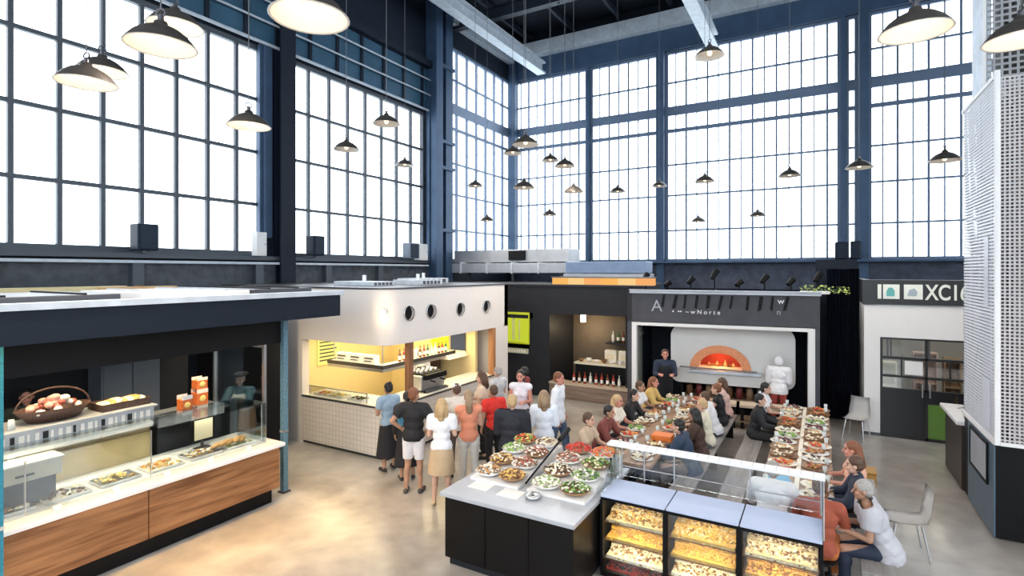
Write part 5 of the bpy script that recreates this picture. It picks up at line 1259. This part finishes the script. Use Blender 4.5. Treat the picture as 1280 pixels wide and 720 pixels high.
def skel(pose, lean, arms, turn, fem):
    J = {}
    P = Vector((0, 0, .94 if pose != 'sit' else .55)); J['P'] = P
    d = Vector((0, -math.sin(lean), math.cos(lean))); J['d'] = d
    J['R'] = Matrix.Rotation(lean, 3, 'X')
    J['N'] = P+d*.49; J['H'] = J['N']+d*.10+Vector((0, -.015, .055)); J['turn'] = turn
    sw = .165 if fem else .185; hw = .095 if fem else .088
    for s, k in ((-1, 'l'), (1, 'r')):
        J['S'+k] = P+d*.445+Vector((s*sw, 0, 0)); J['h'+k] = P+Vector((s*hw, 0, -.04))
        if pose == 'sit':
            J['K'+k] = J['h'+k]+Vector((s*.05, -.42, .0)); J['A'+k] = Vector((J['K'+k].x+s*.01, J['K'+k].y+.02, .085))
        elif pose == 'walk':
            f = s*.20; J['K'+k] = Vector((s*.095, -.03-f*.5, .49)); J['A'+k] = Vector((s*.10, .03-f, .085))
        else:
            J['K'+k] = Vector((s*.10, -.02, .49)); J['A'+k] = Vector((s*.115, .02+s*.02, .085))
        a = arms if isinstance(arms, str) else arms[0 if s < 0 else 1]
        e, w, n = {'down': ((.06, .03, -.27), (.0, -.07, -.24), (-s, 0, 0)), 'front': ((.05, -.03, -.27), (-.08, -.22, .03), (-s*.3, 0, -1)),
                   'table': ((.07, -.13, -.23), (-.07, -.22, -.02), (0, 0, -1)), 'chin': ((.03, -.17, -.20), (-.09, -.06, .22), (0, -1, 0)),
                   'reach': ((.03, -.20, -.17), (-.02, -.24, .03), (0, 0, -1)), 'hip': ((.17, .06, -.22), (-.12, -.10, -.14), (-s, 0, 0))}[a]
        J['E'+k] = J['S'+k]+Vector((s*e[0], e[1], e[2])); J['W'+k] = J['E'+k]+Vector((s*w[0], w[1], w[2])); J['n'+k] = Vector(n)
    return J
def torso(bm, J, g, fem, low=True):
    P, d, R = J['P'], J['d'], J['R']
    ell(bm, P+Vector((0, .01, 0)), (.165+g, .118+g, .13+g), R)
    ell(bm, P+d*.17, ((.128 if fem else .148)+g, .098+g, .16), R)
    ell(bm, P+d*.33, ((.150 if fem else .172)+g, .112+g, .16+g*.3), R)
    if fem: 
        for s in (-1, 1): ell(bm, P+d*.31+R @ Vector((s*.07, -.085, 0)), (.058+g*.5,)*3)
    capsule(bm, J['Sl'], .058+g*1.2, J['Sr'], .058+g*1.2)
    capsule(bm, P+d*.42, .08+g*1.1, J['N'], .056+g*1.0)
def hand(bm, J, k, s):
    W = J['W'+k]; d = (W-J['E'+k]).normalized(); n = J['n'+k]; n = (n-d*n.dot(d)).normalized(); side = d.cross(n).normalized()
    M = Matrix((side, d, n)).transposed()
    ell(bm, W+d*.045, (.040, .052, .017), M)
    kn = W+d*.082
    for i, (o, L) in enumerate(((-.031, .062), (-.0105, .074), (.0105, .070), (.031, .054))):
        a = kn+side*o-d*.008; b = a+(d*.9+n*.35+side*o*2.5).normalized()*L*.55; c = b+(d*.6+n*.8).normalized()*L*.5
        capsule(bm, a, .0088, b, .0082, seg=8); capsule(bm, b, .0082, c, .0070, seg=8)
    ts = 1 if (Vector((0, 0, 1)).dot(side) > 0 or Vector((-s, 0, 0)).dot(side) > .5) else -1
    a = W+d*.03+side*ts*.032; b = a+(side*ts*.8+d*.7+n*.3).normalized()*.036; c = b+(d*.9+side*ts*.2+n*.3).normalized()*.028
    capsule(bm, a, .012, b, .0100, seg=8); capsule(bm, b, .0100, c, .0085, seg=8)
def head_R(J): return Matrix.Rotation(J['turn'], 3, 'Z') @ Matrix.Rotation(min(.35, .12), 3, 'X')
CACHE = {}
def body_mesh(key, J, fem):
    ck = ('body',)+key
    if ck in CACHE: return CACHE[ck]
    bm = BM(); torso(bm, J, 0, fem)
    H = J['H']; R = head_R(J)
    ell(bm, H+R @ Vector((0, .012, .03)), (.074, .092, .092), R, 3); ell(bm, H+R @ Vector((0, -.022, -.045)), (.055, .062, .062), R); ell(bm, H+R @ Vector((0, -.062, -.082)), (.026, .024, .022), R)
    capsule(bm, H+R @ Vector((0, -.082, .018)), .009, H+R @ Vector((0, -.106, -.018)), .0125, seg=8)
    for s in (-1, 1):
        ell(bm, H+R @ Vector((s*.075, .012, -.004)), (.012, .020, .031), R)
        ell(bm, H+R @ Vector((s*.040, -.060, -.02)), (.024, .022, .022), R)
    ell(bm, H+R @ Vector((0, -.082, -.047)), (.024, .012, .010), R)
    for s, k in ((-1, 'l'), (1, 'r')):
        capsule(bm, J['S'+k], .052, J['E'+k], .038); capsule(bm, J['E'+k], .039, J['W'+k], .026); hand(bm, J, k, s)
        capsule(bm, J['h'+k], .085, J['K'+k], .055); ell(bm, J['h'+k].lerp(J['K'+k], .25), (.088, .085, .1) if J['K'+k].z < .5 else (.085, .1, .085))
        capsule(bm, J['K'+k], .054, J['A'+k], .036); ell(bm, J['K'+k].lerp(J['A'+k], .3)+Vector((0, .018, 0)), (.052, .055, .10))
        A = J['A'+k]; capsule(bm, A+Vector((0, .03, -.045)), .032, A+Vector((s*.02, -.15, -.055)), .026)
    me = remesh(bm, .0075, 'body')
    # face colours: eyes, brows and mouth
    Ri = R.transposed(); n = len(me.polygons)
    c = np.empty(n*3); me.polygons.foreach_get('center', c); c = c.reshape(-1, 3)-np.array(H); L = c @ np.array(R)
    mi = np.zeros(n, dtype=np.int32); f = L[:, 1] < -.045
    for s in (-1, 1): mi[f & ((L[:, 0]-s*.031)**2/1.7+(L[:, 2]-.012)**2 < .0085**2)] = 1; mi[f & (abs(L[:, 0]-s*.032) < .02) & (abs(L[:, 2]-.034) < .005)] = 1
    mi[f & (abs(L[:, 0]) < .022) & (abs(L[:, 2]+.047) < .008)] = 2
    for q in range(3): me.materials.append(None)
    me.polygons.foreach_set('material_index', mi); me.update()
    CACHE[ck] = me; return me
def cut(me, co, no):
    bm = BM(); bm.from_mesh(me); r = bmesh.ops.bisect_plane(bm, geom=bm.verts[:]+bm.edges[:]+bm.faces[:], plane_co=co, plane_no=no, clear_outer=True)
    bm.to_mesh(me); bm.free()
def top_mesh(key, J, fem, sleeve, g, hem):
    ck = ('top',)+key+(sleeve, g, hem)
    if ck in CACHE: return CACHE[ck]
    bm = BM(); torso(bm, J, g, fem)
    if hem > .1: ell(bm, J['P']-J['d']*.08, (.178+g, .135+g, .16), J['R'])
    for k in 'lr':
        S, E, Wr = J['S'+k], J['E'+k], J['W'+k]
        if sleeve == 'short': capsule(bm, S, .058+g*1.2, S.lerp(E, .62), .052+g, True, False)
        elif sleeve == 'long': capsule(bm, S, .058+g*1.2, E, .044+g*.8); capsule(bm, E, .044+g*.8, E.lerp(Wr, .9), .034+g*.6, True, False)
        else: ell(bm, S, (.056+g*.8,)*3)
    me = remesh(bm, .012, 'shirt')
    cut(me, J['P']-J['d']*hem, -J['d']); cut(me, J['N']+J['d']*.05, (J['d']+Vector((0, -.12, 0))).normalized())
    me.materials.append(None); CACHE[ck] = me; return me
def bottom_mesh(key, J, kind, g=.012):
    ck = ('bot',)+key+(kind, g)
    if ck in CACHE: return CACHE[ck]
    bm = BM(); P, R = J['P'], J['R']
    ell(bm, P+Vector((0, .01, 0)), (.168+g, .122+g, .135+g), R)
    if kind in ('trousers', 'shorts'):
        for k in 'lr':
            h, K, A = J['h'+k], J['K'+k], J['A'+k]
            ell(bm, h.lerp(K, .25), (.092+g, .09+g, .1) if K.z < .5 else (.09+g, .1, .09+g))
            if kind == 'shorts': capsule(bm, h, .090+g, h.lerp(K, .85), .068+g*1.6, True, False)
            else: capsule(bm, h, .088+g, K, .060+g); capsule(bm, K, .060+g, K.lerp(A, .93), .046+g, True, False); ell(bm, K.lerp(A, .3)+Vector((0, .016, 0)), (.055+g, .058+g, .10))
    else:
        zt = P.z+.05; zb_ = {'skirt': .50, 'long skirt': .28}[kind]
        lathe(bm, [(0, zt), (.135, zt), (.185, P.z-.06), (.20+.12*(P.z-zb_-.2), zb_+.02), (.20+.12*(P.z-zb_-.2), zb_), (0, zb_)], seg=28)
        bmesh.ops.scale(bm, vec=(1, .82, 1), verts=[v for v in bm.verts if v.co.z < zt])
    me = remesh(bm, .012, kind.split()[-1])
    cut(me, P+J['d']*.10, J['d'])
    me.materials.append(None); CACHE[ck] = me; return me
def simple_mesh(key, name, fn):
    ck = (name,)+key
    if ck in CACHE: return CACHE[ck]
    bm = BM(); fn(bm); me = bpy.data.meshes.new(name); smooth(bm); bm.to_mesh(me); bm.free(); me.materials.append(None); CACHE[ck] = me; return me
SKIN = {'pale': mat('skin_pale', (.62, .38, .28), .5), 'tan': mat('skin_tan', (.45, .25, .16), .5), 'red': mat('skin_ruddy', (.60, .27, .20), .5), 'dark': mat('skin_dark', (.16, .08, .05), .5)}
M_eye = mat('eye_brown', (.03, .02, .015), .3); M_lip = mat('lip', (.42, .12, .10), .5)
HAIR = {'black': (.012, .010, .010), 'brown': (.09, .045, .025), 'auburn': (.20, .07, .03), 'blond': (.50, .34, .17), 'grey': (.35, .33, .31), 'tan': (.30, .20, .12)}
def cloth(c): return mat('cloth_%02x%02x%02x' % tuple(int(v*255) for v in c), c, .75, 0, .15, 8)
def part_of(t, name, me, m):
    o = bpy.data.objects.new(name, me); COL.objects.link(o); o.parent = t
    ms = m if isinstance(m, (list, tuple)) else [m]
    omats(o, ms)
    return o
def person(label, x, y, face, pose='stand', lean=.03, arms='front', turn=0.0, fem=False, h=1.7, top=(.8, .8, .8), sleeve='short', g=.018, hem=.08, bot='trousers', bcol=(.03, .04, .07), skin='pale', hair='brown', hl='short', shoes=(.03, .03, .03), hat=None, hatc=(.8, .8, .8), apron=None, z=0, group=None):
    if 'skirt' in bot: g += .006
    key = (pose, lean, str(arms), turn, fem)
    J = skel(pose, lean, arms, turn, fem)
    t = thing('person', label, 'person', (x, y, z), math.radians(face), group)
    s = h/1.71; t.scale = (s, s, s) if pose != 'sit' else (1, 1, 1)
    part_of(t, 'body', body_mesh(key, J, fem), [SKIN[skin], M_eye, M_lip])
    part_of(t, 'top', top_mesh(key, J, fem, sleeve, g, hem), cloth(top))
    part_of(t, bot.split()[-1], bottom_mesh(key, J, bot), cloth(bcol))
    R = head_R(J); H = J['H']
    def hairf(bm):
        ell(bm, H+R @ Vector((0, .026, .046)), (.084, .094, .088), R, 3)
        ell(bm, H+R @ Vector((0, .045, .0)), (.080, .075, .075), R, 2)
        if hl == 'long': capsule(bm, H+R @ Vector((0, .07, .02)), .07, H+R @ Vector((0, .10, -.20))-Vector((0, 0, .02)), .055)
        if hl == 'bun': ell(bm, H+R @ Vector((0, .085, .105)), (.042,)*3)
        if hl == 'wavy':
            for q in (-1, 1): capsule(bm, H+R @ Vector((q*.06, .03, .02)), .045, H+R @ Vector((q*.075, .06, -.15)), .04)
            capsule(bm, H+R @ Vector((0, .07, .02)), .07, H+R @ Vector((0, .09, -.18)), .06)
    part_of(t, 'hair', simple_mesh(key+(hl,), 'hair', hairf), mat('hair_'+hair, HAIR[hair], .55, 0, .3, 30))
    def shoef(k):
        def f(bm):
            A = J['A'+k]; sg = -1 if k == 'l' else 1
            ell(bm, A+Vector((0, .03, -.045)), (.038, .05, .04)); capsule(bm, A+Vector((0, .02, -.05)), .036, A+Vector((sg*.02, -.15, -.055)), .031)
            zmin = A.z-.083
            for v in bm.verts:
                if v.co.z < zmin: v.co.z = zmin
        return f
    for k in 'lr': part_of(t, 'shoe', simple_mesh(key+(k,), 'shoe', shoef(k)), cloth(shoes))
    if hat:
        def hatf(bm):
            if hat == 'cap':
                ell(bm, H+R @ Vector((0, .015, .065)), (.092, .10, .07), R, 2); prof = [H+R @ Vector((q*.06, -.06, .07)) for q in (-1, 1)]
                ell(bm, H+R @ Vector((0, -.11, .062)), (.065, .07, .008), R)
            elif hat == 'beret':
                ell(bm, H+R @ Vector((.02, .01, .115)), (.135, .13, .038), R, 2); ell(bm, H+R @ Vector((0, .01, .085)), (.088, .098, .03), R)
            elif hat == 'toque':
                capsule(bm, H+R @ Vector((0, .01, .07)), .088, H+R @ Vector((0, .02, .20)), .115); ell(bm, H+R @ Vector((0, .03, .23)), (.14, .13, .09), R)
            elif hat == 'hood':
                ell(bm, H+R @ Vector((0, .03, .03)), (.115, .115, .13), R, 3)
        part_of(t, {'cap': 'cap', 'beret': 'beret', 'toque': 'chef_hat', 'hood': 'hood'}[hat], simple_mesh(key+(hat,), 'hat', hatf), cloth(hatc))
    if apron:
        def apf(bm):
            P, d = J['P'], J['d']
            nz = 10; rows_ = []
            for i in range(nz+1):
                zz = .40-i*.095; w = .10 if i == 0 else .17
                c = P+d*zz if zz > 0 or pose == 'sit' else P+Vector((0, 0, zz))
                rows_.append([bm.verts.new(c+Vector((w*math.sin(a)*1.15, -.155*math.cos(a)-.01, 0))) for a in np.linspace(-1.1, 1.1, 9)])
            for a, b in zip(rows_[:-1], rows_[1:]):
                for i in range(8): bm.faces.new([a[i], a[i+1], b[i+1], b[i]])
            bmesh.ops.solidify(bm, geom=bm.faces[:], thickness=.006)
        part_of(t, 'apron', simple_mesh(key+('apron',), 'apron', apf), cloth(apron))
    return t
WH = (.80, .80, .83); NV = (.018, .028, .055); BK = (.010, .010, .013); TAN = (.55, .40, .25)
def fl(px, py): return at_z(px, py, 0)
def hd(px, py, h=1.70):   # floor position of a standing person whose head centre shows at px,py
    return at_z(px, py, h-.12)
# --- the queue at the white kiosk
person('woman in a light blue top and black skirt with a dark hair bun', *hd(486, 481), -110, fem=True, h=1.62, top=(.30, .42, .55), bot='long skirt', bcol=BK, hair='black', hl='bun', skin='tan', arms='front')
person('person in a long black coat standing close behind the light blue checked top', -6.38, 7.42, -130, fem=True, top=BK, sleeve='long', g=.03, hem=.10, bot='long skirt', bcol=BK, hair='black', hl='short', h=1.55, arms='down', skin='tan')
person('man in a black t-shirt and pale shorts with auburn hair, seen from behind', *hd(517, 494, 1.74), -158, h=1.74, top=BK, g=.03, bot='shorts', bcol=(.72, .72, .76), hair='auburn', skin='tan', arms='hip', turn=-.4, shoes=(.08, .08, .08))
person('woman in a white t-shirt and tan skirt with blond hair, seen from behind', *hd(552, 508, 1.66), -150, fem=True, h=1.66, top=WH, bot='skirt', bcol=TAN, hair='blond', hl='wavy', arms='front', shoes=TAN)
person('person in a coral sleeveless top and pale trousers, between white t-shirt and red top', *hd(586, 497, 1.68), -140, fem=True, h=1.68, top=(.78, .30, .18), sleeve='none', bot='trousers', bcol=(.68, .66, .62), hair='tan', hl='long', skin='pale', arms='front')
person('person in a bright red top half hidden behind the coral top', -5.2, 8.45, -120, h=1.6, top=(.70, .03, .02), bcol=BK, hair='brown', arms='down', skin='tan')
person('broad man in a loose black jacket with his back turned in the queue', *hd(640, 503, 1.72), -160, h=1.72, top=(.012, .013, .022), sleeve='long', g=.045, hem=.16, bcol=(.02, .022, .03), hair='blond', arms='front')
person('woman with long tan hair, white shirt and long pale grey skirt', *hd(680, 497, 1.66), -150, fem=True, h=1.66, top=(.74, .78, .86), sleeve='long', g=.02, bot='long skirt', bcol=(.50, .46, .43), hair='tan', hl='wavy', arms='front')
person('man walking in a white shirt and blue jeans, nearest the bar niche', *hd(697, 473, 1.76), 100, pose='walk', h=1.76, top=(.80, .82, .88), sleeve='long', g=.02, hem=.14, bcol=(.07, .12, .22), skin='red', hair='auburn', arms='down')
person('person in a white vest with ruddy face turned to the camera, before the charcoal wall', *hd(651, 470, 1.72), 15, h=1.72, fem=True, top=(.82, .78, .84), sleeve='none', bcol=BK, skin='red', hair='black', hl='long', arms='front')
person('person in a white cap and cream shirt behind the coral top', *hd(571, 488, 1.66), -130, h=1.66, top=(.75, .70, .62), bcol=(.1, .08, .07), hair='brown', hat='cap', hatc=WH, arms='front')
person('person in a flowery cream blouse deep in the queue near the white kiosk end post', *hd(603, 472, 1.70), -60, fem=True, h=1.70, top=(.70, .55, .42), bcol=BK, hair='brown', hl='wavy', arms='front')
person('person in a pale grey shirt by the end post of the white kiosk', -5.95, 9.85, -100, h=1.66, top=(.62, .63, .66), bcol=NV, hair='grey', arms='front')
person('person in a dark red shirt beside the end of the white kiosk', -5.55, 10.3, -80, h=1.62, top=(.22, .03, .03), bcol=BK, hair='black', arms='front', skin='tan')
t = thing('shoulder_bag', 'light blue shoulder bag carried behind the black t-shirt man', 'bag', (-6.22, 7.12, 1.05))
bm = BM(); ell(bm, (0, 0, .15), (.07, .13, .16), sub=3); obj('pouch', bm, mat('sky_blue_bag', (.15, .48, .72), .5, 0, .1), t, world=False)
bm = BM(); path(bm, [(0, .1*math.cos(a), .22+.22*math.sin(a)) for a in np.linspace(0, PI, 10)], .01, 6); obj('strap', bm, mat('pale_strap', (.7, .65, .55), .6), t, world=False)
# --- staff
person('man in a black beret and white apron behind the deli glass', -9.67, 6.45, 35, h=1.75, top=(.05, .12, .17), sleeve='long', g=.02, bcol=BK, skin='pale', hair='grey', hat='beret', hatc=BK, apron=(.80, .84, .88), arms='reach', lean=.12)
person('worker in dark clothes with a ruddy face at the left end of the deli kiosk', -10.85, 3.6, 70, h=1.85, top=(.05, .06, .05), sleeve='long', g=.02, bcol=BK, skin='red', hair='black', apron=(.10, .12, .10), arms='front')
person('worker in black at the left picture edge behind the deli counter', -10.7, 2.95, 60, h=1.8, top=BK, sleeve='long', bcol=BK, skin='red', hair='brown', arms='front')
person('cook in a white hooded jacket standing before the pizza oven', -.86, 14.47, 175, h=1.62, top=WH, sleeve='long', g=.05, hem=.15, bcol=(.35, .05, .04), hair='grey', hat='hood', hatc=WH, arms='front')
person('barista in a white shirt working inside the white kiosk', -8.7, 10.6, 60, h=1.7, top=WH, bcol=BK, hair='black', arms='front', apron=(.10, .09, .09))
# --- seated around the tables (hips on the 0.45 m benches)
def seat(label, x, y, face, **k):
    k.setdefault('arms', 'table'); k.setdefault('lean', .18)
    return person(label, x, y, face, pose='sit', z=0, **k)
seat('seated person in a loose pale grey shirt and navy trousers, nearest on the right bench', .64, 7.45, -85, arms='front', top=(.48, .48, .52), g=.05, hem=.14, bcol=NV, hair='grey', lean=.35, sleeve='short', skin='tan')
seat('seated person in orange-brown trousers and rust top by the snack cabinet', .0, 7.10, 180, top=(.36, .08, .04), bcol=(.52, .15, .04), hair='brown', lean=.18, sleeve='long')
seat('seated person in a dark navy sweater, next beyond the pale grey shirt', .50, 8.25, -90, top=NV, g=.02, sleeve='long', bcol=BK, hair='brown', lean=.18)
seat('seated woman with a ruddy face and peach top, third on the right bench', .50, 8.95, -90, fem=True, top=(.75, .42, .30), bcol=NV, hair='auburn', hl='long', skin='red', lean=.18)
seat('seated person in a black top halfway along the left bench of the right table', -1.12, 11.5, 90, top=BK, sleeve='long', bcol=BK, hair='black', lean=.18)
seat('seated person in white at the far end of the left bench, right table', -1.12, 12.7, 90, top=WH, bcol=NV, hair='black', lean=.18)
seat('seated person in loose white, seen through the glass guard at the near table end', -.52, 7.40, 180, top=WH, g=.04, sleeve='long', bcol=(.3, .06, .05), hair='grey', hl='short', lean=.35)
seat('seated person in a dark blue jacket, nearest on the aisle bench of the left table', -1.80, 9.0, -90, top=(.02, .04, .08), g=.03, hem=.12, sleeve='long', bcol=(.15, .12, .10), hair='black', lean=.35)
seat('seated black haired woman in dark brown, second on the aisle bench, left table', -1.80, 9.75, -90, top=(.06, .03, .02), g=.03, sleeve='long', bcol=BK, hair='black', hl='wavy', fem=True, lean=.18, skin='tan')
seat('seated person in a cream shirt on the aisle bench behind the black haired person', -1.80, 10.5, -90, top=(.72, .66, .52), bcol=(.1, .1, .1), hair='blond', lean=.18)
seat('seated person in a bright white shirt, fourth on the aisle bench of the left table', -1.80, 11.3, -90, top=WH, g=.03, bcol=NV, hair='brown', lean=.35)
seat('seated person in a black vest, fifth on the aisle bench of the left table', -1.80, 12.1, -90, top=BK, sleeve='none', bcol=BK, hair='auburn', lean=.18)
seat('seated person in pale pink at the far end of the aisle bench, left table', -1.80, 12.8, -90, fem=True, top=(.75, .50, .45), bcol=BK, hair='brown', hl='long', lean=.18)
for i, (yy, c, hc, hl_, lab) in enumerate(((8.55, (.55, .42, .30), 'brown', 'short', 'seated person in tan, nearest on the window side of the left table'), (9.3, (.20, .05, .04), 'black', 'short', 'seated person in dark red, second on the window side of the left table'), (10.05, (.78, .72, .62), 'blond', 'long', 'seated fair haired person in cream, third on the window side'), (10.8, BK, 'black', 'short', 'seated person in black, fourth on the window side of the left table'), (11.55, WH, 'brown', 'short', 'seated person in white, fifth on the window side of the left table'), (12.3, (.65, .45, .15), 'auburn', 'long', 'seated person in mustard, farthest on the window side of the left table'))):
    seat(lab, -3.50, yy, 90, top=c, bcol=(BK, NV)[i % 2], hair=hc, hl=hl_, fem=hl_ == 'long', lean=(.18, .35)[i % 2], skin=('pale', 'tan', 'red')[i % 3], sleeve=('short', 'long')[i % 2])
person('standing waiter in navy with a dark apron by the left jamb of the pizza kiosk', -3.35, 13.55, 20, h=1.75, top=NV, sleeve='long', bcol=BK, hair='brown', skin='red', arms='front', apron=(.02, .02, .03))
seat('seated person in a black shirt at the far right end of the right table', .53, 12.6, -90, top=BK, bcol=BK, hair='black', lean=.18, skin='tan') if False else None

# ================================================================= SKY, CAMERA, VIEW
w = bpy.data.worlds.new('sky'); SC.world = w; w.use_nodes = True
nt = w.node_tree; bg = nt.nodes['Background']
tc = nt.nodes.new('ShaderNodeTexCoord'); sp = nt.nodes.new('ShaderNodeSeparateXYZ'); cr = nt.nodes.new('ShaderNodeValToRGB')
nt.links.new(tc.outputs['Generated'], sp.inputs[0]); nt.links.new(sp.outputs[2], cr.inputs[0]); nt.links.new(cr.outputs[0], bg.inputs[0])
e = cr.color_ramp.elements; e[0].position = 0.0; e[0].color = (.80, .90, .95, 1); e[1].position = .25; e[1].color = (.90, .95, 1, 1)
bg.inputs[1].default_value = 5.9
cam = bpy.data.cameras.new('camera'); co = bpy.data.objects.new('camera', cam); COL.objects.link(co)
co.location = (0, 0, CAMH); co.rotation_euler = (PI/2, 0, YAW)
cam.sensor_width = 36; cam.lens = FPX/1280*36; cam.shift_y = -(360-HORY)/1280*-1*-1
cam.clip_start = .05; cam.clip_end = 200
SC.camera = co
SC.view_settings.view_transform = 'Standard'; SC.view_settings.look = 'None'; SC.view_settings.gamma = 1; SC.view_settings.exposure = 0.0; SC.view_settings.use_curve_mapping = False
SC.cycles.use_denoising = True; SC.cycles.max_bounces = 8; SC.cycles.diffuse_bounces = 4; SC.cycles.glossy_bounces = 3; SC.cycles.transparent_max_bounces = 16; SC.cycles.transmission_bounces = 4
SC.cycles.sample_clamp_indirect = 8; SC.cycles.caustics_reflective = False; SC.cycles.caustics_refractive = False
